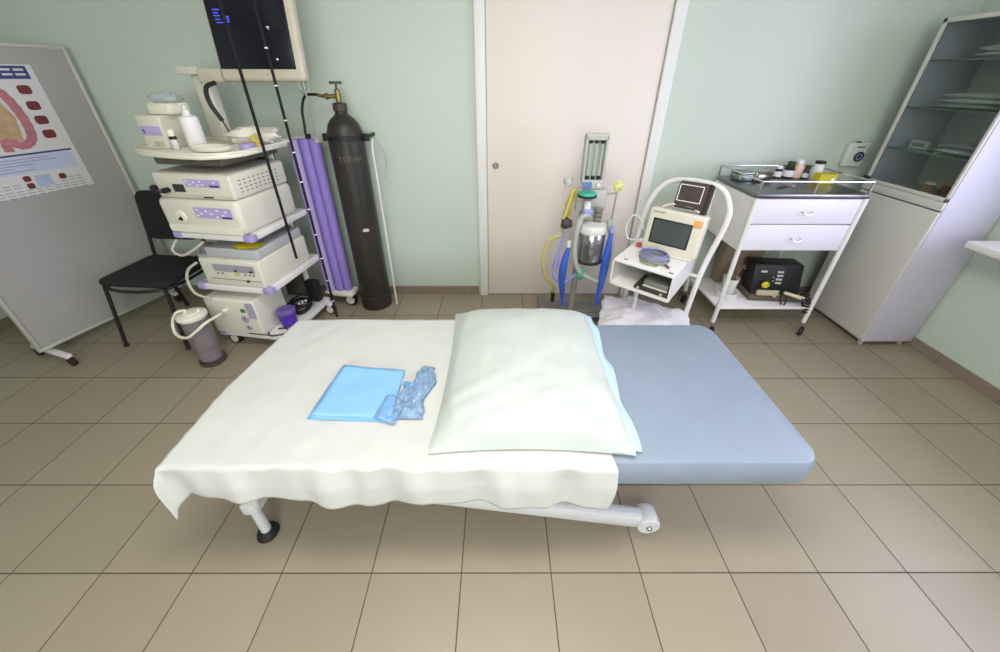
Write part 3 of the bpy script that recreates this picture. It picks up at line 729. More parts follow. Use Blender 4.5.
# purple storage tubes
st = thing('scope_storage_rack', 'rack of tall purple storage tubes at the right side of the equipment cart', 'rack', (-1.23, 2.415, 0), CA)
for i, (x, y) in enumerate(((-.075, .0), (-.01, .022), (.05, .035))):
    mb = MB(); mb.lathe([(.030, .145), (.034, .147), (.034, 1.25), (.030, 1.25), (.029, .16), (.0, .16)], 24, cx=x, cy=y)
    mb.build('storage_tube', [LILAC, PURPLE, PURPLE][i], st)
mb = MB(); mb.box(-.06, .11, -.03, .085, .105, .144, .012); mb.box(-.12, -.055, -.03, .07, .12, .144, .01); mb.build('bottom_bracket', IVORY, st)
mb = MB(); mb.box(-.114, -.109, -.03, .07, 1.23, 1.255); mb.box(-.112, .09, .070, .076, 1.23, 1.255); mb.box(.085, .091, .0, .074, 1.23, 1.255); mb.build('top_bracket', IVORY, st)
mb = MB(); mb.rod((.01, .05, 1.25), (.01, .05, 1.275), .012); mb.build('knob', BLACK, st)
mb = MB(); q = Matrix.Rotation(PI/2, 4, 'X'); q.translation = Vector((.055, .045, .052)); mb.lathe([(.008, 0), (.048, 0), (.052, .005), (.052, .025), (.048, .03), (.008, .03)], 24, q); w_ = mb.build('castor', RUBBER, st)
q = Matrix.Rotation(PI/2, 4, 'X'); q.translation = Vector((.055, .050, .052)); MB().lathe([(.006, 0), (.034, 0), (.034, .04), (.006, .04)], 20, q).build('wheel_cover', CREAM, w_)

# ------------------------------------------------------------------ gas cylinder
CYL = M('cylinder_paint', '2E2B27', .42, var=.45, scale=9, bump=.1, bscale=25)
gc = thing('gas_cylinder', 'tall scuffed dark gas cylinder standing against the pale green wall', 'gas cylinder', (-.975, 2.455, 0), 0)
MB().lathe([(.06, 0), (.108, 0), (.114, .006), (.114, .11), (.110, .112), (.110, 1.24), (.106, 1.29), (.092, 1.335), (.070, 1.365), (.045, 1.385), (.036, 1.395), (.036, 1.42), (.0, 1.42)], 40).build('body', CYL, gc)
MB().lathe([(.1142, .105), (.1155, .107), (.1155, .118), (.1105, .119)], 40).build('foot_ring', M('ring_dark', '3A3733', .5), gc)
nk = MB().lathe([(.036, 1.405), (.042, 1.41), (.042, 1.45), (.034, 1.455), (.0, 1.455)], 24).build('neck_ring', M('neck_dark', '3C3832', .45), gc)
vb = MB(); vb.rod((0, 0, 1.455), (0, 0, 1.53), .016); vb.rod((0, 0, 1.49), (-.07, -.01, 1.49), .012); vb.rod((-.055, -.008, 1.49), (-.075, -.011, 1.49), .018)
vb = vb.build('valve', BRASS, gc)
MB().lathe([(.006, 1.53), (.006, 1.555), (.010, 1.556), (.034, 1.556), (.036, 1.562), (.034, 1.570), (.010, 1.570), (.0, 1.571)], 20).build('handwheel', M('verdigris_metal', '4E5A4E', .5, .4), vb)
mb = MB(); mb.tube([(-.075, -.011, 1.49), (-.13, -.02, 1.50), (-.19, -.02, 1.49), (-.225, -.02, 1.42), (-.235, -.02, 1.33), (-.24, -.02, 1.26), (-.245, .02, 1.05), (-.245, .03, .7)], .0075, 10, 8); mb.build('hose', BLACK, gc)
hs = MB(); hs.rod((-.085, -.0125, 1.491), (-.115, -.0165, 1.497), .010); hs.build('hose_fitting', BRASS, gc)
mb = MB(); mb.lathe([(.112, 1.245), (.1145, 1.246), (.1145, 1.275), (.112, 1.276)], 40); mb.box(.105, .15, -.012, .012, 1.235, 1.28, .005); mb.box(-.145, -.105, -.012, .012, 1.235, 1.28, .005)
mb.box(.13, .14, -.01, .150, 1.25, 1.27); mb.box(-.14, -.13, -.01, .150, 1.25, 1.27)
mb.build('wall_clamp', BLACK, gc)
txt('ТЕХНИ', .046, 'lettering', M('cylinder_letters', '66664A', .7), gc, lambda c: Vector((.1115*math.sin(c.x/.111 + .42), -(.1110 + c.z)*math.cos(c.x/.111 + .42), 1.135 + c.y)))
mb = MB(); q = Matrix.Rotation(.5, 4, 'Z') @ Matrix(((1,0,0,0),(0,0,-1,-.1100),(0,1,0,.665),(0,0,0,1)))
mb.prism([(-.02, -.008), (.018, -.012), (.024, .004), (.008, .012), (-.018, .009)], 0, .002, q); mb.build('paint_chip', M('chip_white', 'C8C4B8', .7), gc)
mb = MB(); q = Matrix(((1,0,0,0),(0,0,-1,-.062),(0,1,0,1.352),(0,0,0,1)))
wt = thing('wall_tube', 'thin white tube running down the wall at the right of the gas cylinder', 'tube', (-.81, 2.54, 0), 0)
mb = MB(); mb.tube([(.0, -.06, 1.245), (-.012, -.07, 1.20), (-.012, -.07, 1.0), (-.010, -.08, .6), (-.008, -.09, .1), (-.008, -.09, .0)], .0065, 10, 8); mb.build('white_line', WHITE, wt)
mb = MB(); mb.tube([(.01, -.05, 1.235), (.045, -.035, 1.18), (.05, -.03, 1.08), (.03, -.04, .98)], .004, 8, 6); mb.build('clear_line', M('clear_grey_line', 'A9B4AC', .3), wt)

# ------------------------------------------------------------------ anaesthesia / breathing stand
vt = thing('breathing_apparatus', 'grey breathing apparatus on a pole with canister and hoses in front of the white door', 'medical device', (.57, 2.22, 0), 0)
GL = M('light_grey_metal', 'A6A8A2', .4, .3); GR2 = M('panel_grey', 'B4B6AE', .45)
mb = MB(); mb.rod((-.035, 0, .07), (-.035, 0, 1.05), .022); mb.build('pole', GL, vt)
mb = MB()
mb.box(-.26, .28, .02, .07, .035, .075, .008); mb.box(-.26, -.20, -.10, .26, .035, .07, .008); mb.box(.22, .28, -.02, .26, .035, .07, .008); mb.box(-.20, .22, -.04, .18, .05, .062); mb.build('base', M('base_grey', '7E807C', .45, .3), vt)
for x, y in ((-.23, -.08), (-.23, .24), (.25, 0), (.25, .24)):
    mb = MB(); q = Matrix.Rotation(PI/2, 4, 'Y'); q.translation = Vector((x-.01, y, .018)); mb.lathe([(.006, 0), (.017, 0), (.018, .003), (.018, .017), (.017, .02), (.006, .02)], 18, q); mb.build('castor', RUBBER, vt)
# flowmeter block
fm = MB(); q = Matrix(((1, 0, 0, 0), (0, 1, .0, 0), (0, 0, 1, 0), (0, 0, 0, 1)))
fm.box(-.066, .066, .01, .045, 1.035, 1.305, .006); fm.box(-.066, -.052, -.02, .012, 1.035, 1.305, .004); fm.box(.052, .066, -.02, .012, 1.035, 1.305, .004); fm.box(-.066, .066, -.02, .012, 1.28, 1.318, .005); fm.box(-.066, .066, -.025, .012, 1.0, 1.055, .005)
fb = fm.build('flowmeter_block', GR2, vt)
for x in (-.034, 0, .034):
    mb = MB(); mb.rod((x, -.004, 1.062), (x, -.004, 1.272), .010); mt_ = mb.build('flow_tube', M('flow_glass', 'C9D2C8', .15, trans=.4), fb)
    MB().rod((x, -.006, 1.058), (x, -.006, 1.078), .012).build('tube_cap', BLACK, mt_); MB().rod((x, -.006, 1.262), (x, -.006, 1.276), .012).build('tube_cap', BLACK, mt_)
mb = MB(); mb.box(-.062, -.005, -.03, -.024, 1.008, 1.045, .002); mb.build('blue_plate', M('blue_plate', '6478B4', .4), fb)
mb = MB(); mb.rod((.035, -.025, 1.025), (.035, -.045, 1.025), .012); mb.build('white_knob', WHITE, fb)
mb = MB(); mb.box(-.085, .10, -.02, .04, .86, .998, .01); mb.build('housing', GR2, vt)
mb = MB(); mb.lathe([(.0, 0), (.052, 0), (.055, .006), (.050, .018), (.020, .024), (.0, .024)], 28, Matrix.Translation((-.040, -.085, .982))); gcp = mb.build('green_valve_cap', M('teal_green', '3FA88C', .4), vt)
mb = MB(); mb.lathe([(.040, 0), (.058, .006), (.058, .014), (.040, .014)], 28, Matrix.Translation((-.040, -.085, .967))); mb.build('cap_ring', BLACK, gcp)
mb = MB(); mb.rod((-.03, -.085, .85), (-.03, -.085, .95), .022); mb.build('valve_stem', WHITE, vt)
mb = MB(); mb.box(-.055, .0, -.115, -.065, .865, .90, .006); mb.build('blue_collar', M('blue_collar', '8E9AD0', .4), vt)
mb = MB()
for k in range(4): mb.lathe([(.018, 0), (.028, .004), (.028, .016), (.018, .02)], 24, Matrix.Translation((.045, -.07, .80+.026*k)))
mb.rod((.045, -.07, .78), (.045, -.07, .90), .016); mb.build('ribbed_valve', M('valve_silver', 'A8A698', .3, .7), vt)
cn = MB(); cn.lathe([(.03, .52), (.082, .522), (.086, .53), (.086, .715), (.082, .72), (.0, .72)], 36, Matrix.Translation((.020, -.08, .035))); cn = cn.build('canister', M('canister_silver', 'A4A6A6', .2, .85, var=.2, scale=15), vt)
MB().lathe([(.089, .715), (.091, .72), (.091, .745), (.078, .765), (.035, .775), (.0, .778)], 36, Matrix.Translation((.020, -.08, .035))).build('canister_lid', M('lid_white', 'CDD0CA', .35), cn)
MB().lathe([(.088, .512), (.090, .514), (.090, .528), (.086, .530)], 36, Matrix.Translation((.020, -.08, .035))).build('canister_band', M('band_dark', '3C3E3E', .4, .5), cn)
mb = MB(); mb.box(-.018, -.004, -.172, -.166, .59, .72, .002); mb.build('canister_slot', M('slot_dark', '4A4C4E', .5), cn)
mb = MB(); mb.rod((.03, -.08, .555), (.03, -.08, .52), .022); mb.build('canister_drain', M('drain_dark', '5A5A58', .5), cn)
mb = MB(); mb.tube([(-.02, -.10, .86), (-.07, -.13, .85), (-.092, -.14, .75), (-.088, -.14, .62), (-.055, -.14, .51), (.02, -.14, .45), (.09, -.13, .42), (.14, -.11, .50), (.15, -.09, .68), (.12, -.07, .82)], .017, 12, 16, ribs=.08); mb.build('corrugated_hose', M('hose_white', 'C4CAC0', .3, trans=.35, var=.05), vt)
mb = MB(); mb.tube([(-.08, -.0, .93), (-.11, -.03, 1.0), (-.14, -.05, .90), (-.17, -.06, .78), (-.155, -.06, .72), (-.24, -.06, .68), (-.275, -.07, .56), (-.25, -.08, .42), (-.19, -.07, .34), (-.185, -.04, .27)], .011, 10, 12, ribs=.06); mb.build('yellow_hose', M('hose_yellow', 'BDB468', .45, var=.1), vt)
mb = MB(); mb.tube([(-.11, -.02, .99), (-.135, -.02, .88), (-.15, -.04, .76)], .019, 12, 14, ribs=.1, rf=lambda t: .8+.4*math.sin(t*PI)); mb.build('yellow_bag', M('bag_yellow', 'C6B84A', .45, var=.1), vt)
mb = MB(); mb.blob((-.145, -.08, .80), (.035, .03, .035), 14, .4, 4); mb.build('dark_coupling', M('coupling_dark', '4A3E3C', .5), vt)
mb = MB(); mb.tube([(-.16, -.02, 1.02), (-.165, -.02, .93), (-.15, -.03, .85)], .006, 8, 6); mb.blob((-.15, -.02, 1.045), (.03, .02, .03), 14, .5, 7); mb.build('clear_mask', M('mask_clear', 'DDE0D8', .3, trans=.5), vt)
for sx, lb in ((-1, 0), (1, 1)):
    if sx < 0: pts = [(-.125, -.12, .655), (-.145, -.12, .53), (-.145, -.12, .39), (-.12, -.12, .22)]
    else: pts = [(.125, -.14, .76), (.118, -.14, .60), (.112, -.14, .42), (.10, -.14, .24)]
    mb = MB(); mb.tube(pts, .021, 12, 10, rf=lambda t: .45 + .75*math.sin(min(1, t*1.15)*PI*.85+.15)); b_ = mb.build('blue_bag', M('bag_blue', '3B62C4', .4, var=.25, scale=14), vt)
    p = Vector(pts[0]); mb = MB(); mb.rod(p, p+Vector((0, 0, .045)), .013); mb.build('bag_neck', WHITE if sx < 0 else M('neck_blue', '8E9AD8', .4), b_)
mb = MB(); mb.rod((-.185, -.10, .585), (-.20, -.10, .50), .014, .017); mb.tube([(-.199, -.10, .505), (-.20, -.11, .44), (-.14, -.13, .40), (-.06, -.13, .47)], .008, 8, 6); mb.tube([(-.186, -.10, .58), (-.17, -.09, .66), (-.15, -.08, .78)], .007, 8, 6); mb.build('lilac_connector', M('connector_lilac', '8E92DC', .4), vt)
mb = MB(); mb.blob((-.035, -.14, .475), (.03, .02, .045), 12, .3, 2); mb.build('green_connector', M('connector_green', '5FA088', .45), vt)
mb = MB(); mb.rod((-.185, -.04, .20), (-.185, -.04, .28), .014); mb.build('black_end', BLACK, vt)
mb = MB(); mb.rod((.10, .0, .965), (.165, .0, .97), .007); mb.rod((.158, .0, .80), (.165, .0, .98), .006); ra = mb.build('side_arm', GL, vt)
mb = MB(); mb.blob((.168, 0, 1.01), (.030, .022, .028), 16, .7, 3)
for a in (-.9, -.3, .3, .9): mb.rod((.168, 0, 1.0), (.168+.05*math.sin(a), 0, 1.0+.05*math.cos(a)), .009, .005)
mb.build('yellow_glove_tip', M('pale_yellow', 'DDDB92', .5), vt)

# ------------------------------------------------------------------ patient monitor trolley
MA = math.atan2(1.633-1.875, .912-.664)
ox, oy = .665, 1.885
mtw, mtd = .345, .42
def mtp(x, y, z): return (ox + x*math.cos(MA) - y*math.sin(MA), oy + x*math.sin(MA) + y*math.cos(MA), z)
MA = math.radians(-40)
tl = thing('monitor_trolley', 'white tubular trolley with arched handle carrying the patient monitor', 'trolley', (ox, oy, 0), MA)
TZ2 = .68
o_ = MB().prism(rrect(0, mtw, 0, mtd, .012, 3), TZ2-.014, TZ2, b=.003).build('top_shelf', WHITE, tl)
mb = MB()
for x, y in ((.06, .04), (mtw-.03, .03)): mb.box(x-.012, x+.012, y-.006, y+.006, TZ2-.001, TZ2+.0008)
mb.build('shelf_slot', DGREY, o_)
mb = MB(); mb.box(0, .010, .0, mtd, TZ2-.15, TZ2-.014); mb.box(mtw-.01, mtw, 0, mtd, TZ2-.15, TZ2-.014); mb.box(.01, mtw-.01, mtd-.01, mtd, TZ2-.15, TZ2-.014); mb.build('side_panels', WHITE, tl)
MB().prism(rrect(0, mtw, 0, mtd, .012, 3), TZ2-.165, TZ2-.15, b=.003).build('middle_shelf', WHITE, tl)
MB().prism(rrect(.0, mtw, 0, mtd, .012, 3), .22, .235, b=.003).build('bottom_shelf', WHITE, tl)
mb = MB(); yb_ = mtd+.005
mb.tube([(-.035, yb_, .06), (-.03, yb_, .55), (-.015, yb_, .80), (.015, yb_+.01, .95), (.085, yb_+.02, 1.05), (.20, yb_+.02, 1.08), (.36, yb_+.02, 1.065), (mtw+.085, yb_+.01, .985), (mtw+.10, yb_, .87), (mtw+.055, yb_, .55), (mtw+.035, yb_, .06)], .0155, 14, 10)
mb.build('arch_frame', WHITE, tl)
mb = MB()
mb.rod((.12, .17, .055), (.12, .17, TZ2-.166), .014); mb.box(-.02, mtw+.02, .14, .18, .04, .06, .006); mb.build('centre_post', WHITE, tl)
for z in (.178, TZ2-.157):
    MB().rod((-.035, yb_, z), (mtw+.045, yb_, z), .011).build('cross_bar', WHITE, tl)
for x, y in ((-.01, .16), (mtw+.01, .16), (-.035, yb_), (mtw+.035, yb_)):
    mb = MB(); q = Matrix.Rotation(PI/2, 4, 'X'); q.translation = Vector((x, y+.011, .033)); mb.lathe([(.006, 0), (.030, 0), (.033, .004), (.033, .018), (.030, .022), (.006, .022)], 20, q); mb.build('castor', RUBBER, tl)
# patient monitor
pm = thing('patient_monitor', 'beige patient monitor with dark screen and orange sticker on the white trolley', 'monitor', mtp(.218, .285, TZ2+.0008), MA)
pm.scale = (1.14, 1.1, 1.14)
PMC = M('monitor_cream', 'D6D2C4', .4)
q = Matrix.Rotation(math.radians(-9), 4, 'X'); q.translation = Vector((0, -.04, .004))
MB().box(-.135, .135, 0, .09, 0, .225, .014, q, 3).build('housing', PMC, pm)
MB().box(-.105, .085, -.003, .004, .045, .175, .003, q).build('bezel', BLACK, pm)
MB().box(-.097, .077, -.0045, -.001, .053, .167, 0, q).build('screen', M('monitor_glass', '4A4E50', .18, var=.3, scale=8), pm)
MB().box(.085, .125, -.003, .002, .165, .20, .002, q).build('orange_sticker', M('sticker_orange', 'E0A868', .6), pm)
MB().box(-.115, -.055, -.0025, .002, .203, .208, 0, q).build('maker_text', M('text_grey', '8E8A82', .6), pm)
mb = MB(); mb.tube([(-.09, .04, .222), (-.05, .035, .245), (.0, .035, .25), (.06, .035, .245), (.10, .04, .222)], .007, 8, 8); mb.build('carry_handle', PMC, pm)
mb = MB(); mb.box(-.12, .12, -.05, .04, 0, .012, .004); mb.build('stand_foot', CREAM, pm)
# cuff on top
cf = thing('pressure_cuff', 'dark brown blood pressure cuff with white square outline, on top of the patient monitor', 'cuff', mtp(.255, .345, TZ2+.262), MA)
CFM = M('cuff_brown', '4A3E3A', .8, bump=.15, bscale=200)
q = Matrix.Rotation(math.radians(-16), 4, 'X')
def cu_(u, v):
    a = -.9 + u*2.0
    return (0, 0, 0)
MB().box(-.085, .075, -.035, .035, .0, .15, .016, q, 3).build('rolled_cuff', CFM, cf)
mb = MB()
for a in ((-.072, .05, .038, .042), (-.072, .05, .127, .131), (-.074, -.070, .038, .131), (.047, .051, .038, .131)): mb.box(a[0], a[1], -.0375, -.034, a[2], a[3], 0, q)
mb.build('white_outline', WMARK, cf)
MB().box(.062, .088, -.03, .05, -.02, .15, .008, q).build('cuff_edge', M('cuff_dark', '2E2626', .8), cf)
# cable coil
cc = thing('sensor_cable', 'coiled grey and lilac sensor cable lying on the white trolley shelf', 'cable', mtp(.185, .125, TZ2+.0012), MA)
mb = MB()
for k in range(5):
    r = .066 + .004*(k % 2); z = .0055 + .009*k
    mb.tube([(r*1.15*math.cos(a)+.004*math.sin(k*2), r*.85*math.sin(a), z+.002*math.sin(a*3+k)) for a in [i*PI/4 for i in range(8)]], .0048, 8, 5, closed=True)
mb.build('grey_coil', M('coil_grey', '8A8E9A', .4), cc)
mb = MB(); mb.tube([(.06*1.15*math.cos(a), .06*.85*math.sin(a)-.004, .05+.002*math.sin(a*2)) for a in [i*PI/4 for i in range(8)]], .0048, 8, 5, closed=True); mb.build('lilac_coil', M('coil_lilac', '7C78C0', .4), cc)
mb = MB(); mb.tube([(-.03, -.02, .010), (0, -.01, .012), (.03, .0, .010), (.02, .02, .012)], .005, 8, 6); mb.tube([(-.05, -.07, .006), (-.01, -.085, .006), (.05, -.075, .006)], .005, 8, 5); mb.build('green_lead', M('lead_olive', '8E9A58', .5), cc)
mb = MB(); mb.rod((.075, -.03, .007), (.105, -.055, .007), .007); mb.build('brown_plug', M('plug_brown', '7A5030', .5), cc)
mb = MB(); mb.blob((-.10, .10, .016), (.022, .018, .014), 12, .5, 3); mb.rod((-.12, .10, .02), (-.085, .115, .02), .006); rc = mb.build('sensor_clip', M('clip_red', 'B04848', .4), None)
tag(rc, 'small red sensor clip at the back left of the trolley shelf', 'clip', loc=mtp(.15, .16, TZ2+.0008), rz=MA)
# side cable loop at left of the monitor
o = MB(); o.tube([(.02, .33, TZ2+.02), (-.05, .33, TZ2+.01), (-.075, .33, TZ2+.08), (-.05, .34, TZ2+.16), (.0, .34, TZ2+.15), (.03, .34, TZ2+.09)], .005, 8, 8); o = o.build('white_lead', WHITE, None)
tag(o, 'white lead looping at the left of the patient monitor', 'cable', loc=(ox, oy, 0), rz=MA)
# middle shelf items
bk_ = thing('dark_case', 'dark open case with silver edge on the middle shelf of the monitor trolley', 'case', mtp(.235, .105, TZ2-.1495), MA)
MB().box(-.095, .10, -.09, .09, 0, .022, .006).build('base', M('case_dark', '3A3432', .5), bk_)
MB().box(-.05, .085, -.07, .10, .023, .06, .006).build('lid', M('case_grey', '8C8E88', .35, .4), bk_)
MB().box(-.05, .085, -.0745, -.0705, .024, .034, .001).build('edge_strip', M('edge_white', 'D8D4CC', .5), bk_)
mb = MB(); mb.rod((.06, -.088, .012), (.06, -.094, .012), .009); mb.rod((-.07, -.088, .012), (-.07, -.094, .012), .009); mb.build('knob', M('knob_cream', 'B8B09C', .4), bk_)
# cloth on bottom shelf
def cl(u, v):
    a = u*2-1; c = v*2-1
    e = max(abs(a), abs(c)); z = .02 + .055*(1-e**2) + .035*noise.noise(Vector((a*1.8, c*1.8, 3)))*(1.0-.5*e) + .010*noise.noise(Vector((a*6, c*5, 1)))
    return (a*.27 + .02*noise.noise(Vector((c*3, a, 5))), c*.20 + .02*noise.noise(Vector((a*3, 2, 5))), max(.003, z))
o = MB().grid(cl, 50, 40).build('white_cloth', M('cloth_white', 'DEDBE0', .8, bump=.1, bscale=20), None, solid=.003)
tag(o, 'crumpled white cloth lying on the lowest shelf of the monitor trolley', 'cloth', loc=mtp(.20, .17, .236), rz=MA+.35)
o['label'] = 'crumpled white cloth lying on the lowest shelf of the monitor trolley'

# ------------------------------------------------------------------ instrument table
IX0, IX1, IY0, IY1 = 1.51, 2.15, 2.07, 2.52
it = thing('instrument_table', 'white instrument table with steel rail top, two drawers and lower shelf', 'table', ((IX0+IX1)/2, IY0, 0), 0)
W2 = (IX1-IX0)/2; D2 = IY1-IY0
MB().prism(rrect(-W2-.01, W2+.01, -.012, D2, .01, 3), .985, 1.010, b=.004).build('steel_top', M('worn_steel', '8A888E', .3, 1.0, var=.1, scale=8), it)
mb = MB()
def rail(z, r):
    mb.tube([(-W2, 0, z), (W2, 0, z)], r, 8, 2); mb.tube([(-W2, D2-.01, z), (W2, D2-.01, z)], r, 8, 2); mb.tube([(-W2, 0, z), (-W2, D2-.01, z)], r, 8, 2); mb.tube([(W2, 0, z), (W2, D2-.01, z)], r, 8, 2)
rail(1.08, .0055)
for x in (-W2, 0, W2):
    for y in (0, D2-.01): mb.rod((x, y, 1.010), (x, y, 1.08), .006)
mb.build('guard_rail', CHROME, it)
DR = M('drawer_daylit_white', 'DCDAE4', .35, var=.02)  # purplish tint paints cool daylight onto the drawer fronts
MB().box(-W2+.012, W2-.012, .022, D2-.02, .645, .984, .003).build('drawer_body', WHITE, it)
for z0, z1 in ((.826, .980), (.650, .818)):
    d_ = MB().box(-W2+.004, W2-.012, .0, .021, z0, z1, .004).build('drawer', DR, it)
    zc = (z0+z1)/2
    mb = MB(); mb.tube([(-.03, 0, zc), (-.028, -.018, zc), (-.015, -.026, zc-.012), (.015, -.026, zc-.012), (.028, -.018, zc), (.03, 0, zc)], .0035, 8, 6); mb.build('handle', CHROME, d_)
LEGT = M('leg_white', 'DEDEDC', .35)
for x, y, bend in ((-W2, 0, 0), (W2, 0, .0), (-W2, D2-.02, 0), (W2, D2-.02, 0)):
    mb = MB(); mb.tube([(x, y, .984), (x, y, .62), (x, y, .10)], .014, 12, 4); l_ = mb.build('leg', LEGT, it)
    mb = MB(); q = Matrix.Rotation(PI/2-.9, 4, 'Z') @ Matrix.Rotation(PI/2, 4, 'X'); q.translation = Vector((x-.012, y-.01, .034)); mb.lathe([(.007, 0), (.031, 0), (.034, .004), (.034, .018), (.031, .022), (.007, .022)], 22, q); w_ = mb.build('castor', RUBBER, l_)
    mb = MB(); mb.rod((x, y, .06), (x, y, .115), .010); mb.build('castor_stem', STEEL, l_)
mb = MB(); mb.box(-W2, W2, .0, D2-.02, .205, .222, .004); mb.tube([(-W2, 0, .225), (-W2, D2-.02, .225)], .009, 8, 2); mb.tube([(W2, 0, .225), (W2, D2-.02, .225)], .009, 8, 2); mb.build('lower_shelf', WHITE, it)
MB().box(-W2-.003, -W2+.003, .01, D2-.03, .645, .98).build('side_panel', WHITE, it)
# items on the steel top
TP = 1.0105
def bottle(name, label, x, y, r, h, mat, capmat, caph=.02, neck=.5, cat='bottle', band=None, z=TP):
    t = thing(name, label, cat, (x, y, z), 0)
    MB().lathe([(r*.92, 0), (r, .003), (r, h*.78), (r*neck, h*.92), (r*neck, h), (0, h)], 20).build('body', mat, t)
    MB().lathe([(r*neck*1.2, h*.94), (r*neck*1.2, h+caph), (r*neck, h+caph+.003), (0, h+caph+.003)], 20).build('cap', capmat, t)
    if band: MB().lathe([(r+.0003, h*.12), (r+.001, h*.13), (r+.001, h*.66), (r+.0003, h*.67)], 20).build('label_band', band, t)
    return t
LAB = M('label_white', 'DEDEE2', .6); DBR = M('dark_brown_glass', '2A2420', .15)
bottle('medicine_bottle', 'dark bottle with white label and dark green cap on the steel table top', 1.955, 2.475, .032, .075, DBR, M('cap_dark_green', '2E3A2A', .5), .026, .62, band=LAB)
bottle('medicine_bottle', 'small dark bottle with white label, left of the green-capped bottle', 1.885, 2.475, .022, .062, DBR, WHITE, .012, .6, band=LAB)
bottle('medicine_bottle', 'narrow dark vial with white label standing between the pink bottle and tall white bottle', 2.058, 2.455, .018, .052, DBR, M('cap_maroon', '4A2E34', .5), .03, .7, band=LAB)
t = thing('pink_bottle', 'pale pink cylinder bottle standing on the steel top', 'bottle', (2.010, 2.475, TP), 0)
MB().lathe([(.026, 0), (.029, .003), (.029, .078), (.024, .09), (.0, .09)], 20).build('body', M('peach_plastic', 'DDBFA4', .5), t)
MB().lathe([(.02, .0905), (.022, .092), (.022, .112), (.018, .116), (0, .116)], 20).build('cap', WHITE, t)
t = thing('tall_bottle', 'tall white bottle with black cap beside the yellow box', 'bottle', (2.085, 2.405, TP), 0)
MB().lathe([(.026, 0), (.028, .003), (.028, .098), (.024, .104), (0, .104)], 20).build('body', M('bottle_white', 'DADAD8', .4), t)
MB().lathe([(.027, .1045), (.029, .106), (.029, .120), (.026, .122), (0, .122)], 20).build('cap', M('cap_black', '1E2220', .4), t)
t = thing('yellow_box', 'small yellow carton with open top on the steel table near the tall white bottle', 'box', (2.085, 2.33, TP), .02)
t.scale = (1.08, 1.1, 1.15)
mb = MB(); mb.box(-.05, .05, -.025, -.022, 0, .052); mb.box(-.05, .05, .022, .025, 0, .052); mb.box(-.05, -.047, -.022, .022, 0, .052); mb.box(.047, .05, -.022, .022, 0, .052); mb.box(-.047, .047, -.022, .022, 0, .003)
mb.build('carton', M('carton_yellow', 'C2B822', .55), t)
MB().box(-.044, .044, -.019, .019, .0035, .044, .003).build('contents', M('contents_brown', '5A3A24', .7), t)
MB().box(.02, .04, -.0262, -.025, .012, .03).build('white_square', WMARK, t)
t = thing('instrument_case', 'steel instrument box with holes at the left end of the steel table top', 'case', (1.600, 2.40, TP), 0)
MB().box(-.05, .05, -.05, .06, 0, .045, .012).build('body', M('case_steel', '8C9690', .3, .8), t); MB().box(-.052, .052, -.052, .062, .046, .056, .005).build('lid', M('case_lid_steel', '9AA29C', .3, .8), t)
t = thing('steel_canister', 'small polished drum lying beside the steel instrument box', 'drum', (1.705, 2.37, TP), .2)
q = Matrix.Rotation(PI/2, 4, 'Y'); q.translation = Vector((-.055, 0, .032)); MB().lathe([(.01, 0), (.030, 0), (.032, .004), (.032, .106), (.030, .11), (.01, .11)], 24, q).build('body', M('drum_steel', 'A49C90', .25, .9, var=.3), t)
mb = MB(); mb.box(-.06, -.054, -.02, .02, .0, .06, .002); mb.build('end_plate', CHROME, t)
t = thing('forceps', 'steel forceps resting near the front left corner of the steel table', 'forceps', (1.74, 2.20, TP), .5)
mb = MB(); mb.tube([(-.06, -.006, .004), (0, 0, .006), (.06, .01, .004)], .003, 6, 6); mb.tube([(-.06, .006, .004), (0, 0, .010), (.06, -.01, .004)], .003, 6, 6); mb.build('shanks', CHROME, t)
mb = MB(); mb.tube([(.075+.014*math.cos(a), .016+.012*math.sin(a), .004) for a in [i*PI/3 for i in range(6)]], .0025, 6, 4, closed=True); mb.tube([(.075+.014*math.cos(a), -.016+.012*math.sin(a), .004) for a in [i*PI/3 for i in range(6)]], .0025, 6, 4, closed=True); mb.build('finger_rings', CHROME, t)
# wall dispenser
wd = thing('wall_box', 'pale square wall box with dark blue round emblem above the steel table', 'wall box', (2.435, YB-.001, 1.065), 0)
MB().box(-.055, .075, -.045, 0, 0, .155, .008).build('body', M('box_pale', 'C6CFC4', .4), wd)
q = Matrix.Rotation(PI/2, 4, 'X'); q.translation = Vector((.03, -.045, .065)); em = MB().lathe([(.034, 0), (.034, .002), (.0, .002)], 28, q).build('emblem', M('emblem_navy', '2C3350', .4), wd)
q = Matrix.Rotation(PI/2, 4, 'X'); q.translation = Vector((.03, -.047, .065)); MB().lathe([(.014, 0), (.020, 0), (.020, .0012), (.014, .0012)], 24, q, closed=True).build('emblem_ring', M('ring_pale', '8C96A8', .4), em)
mb = MB(); mb.box(-.01, .045, -.0465, -.045, .125, .131); mb.box(-.01, .01, -.040, -.02, .155, .163, .002); mb.build('top_mark', DGREY, wd)
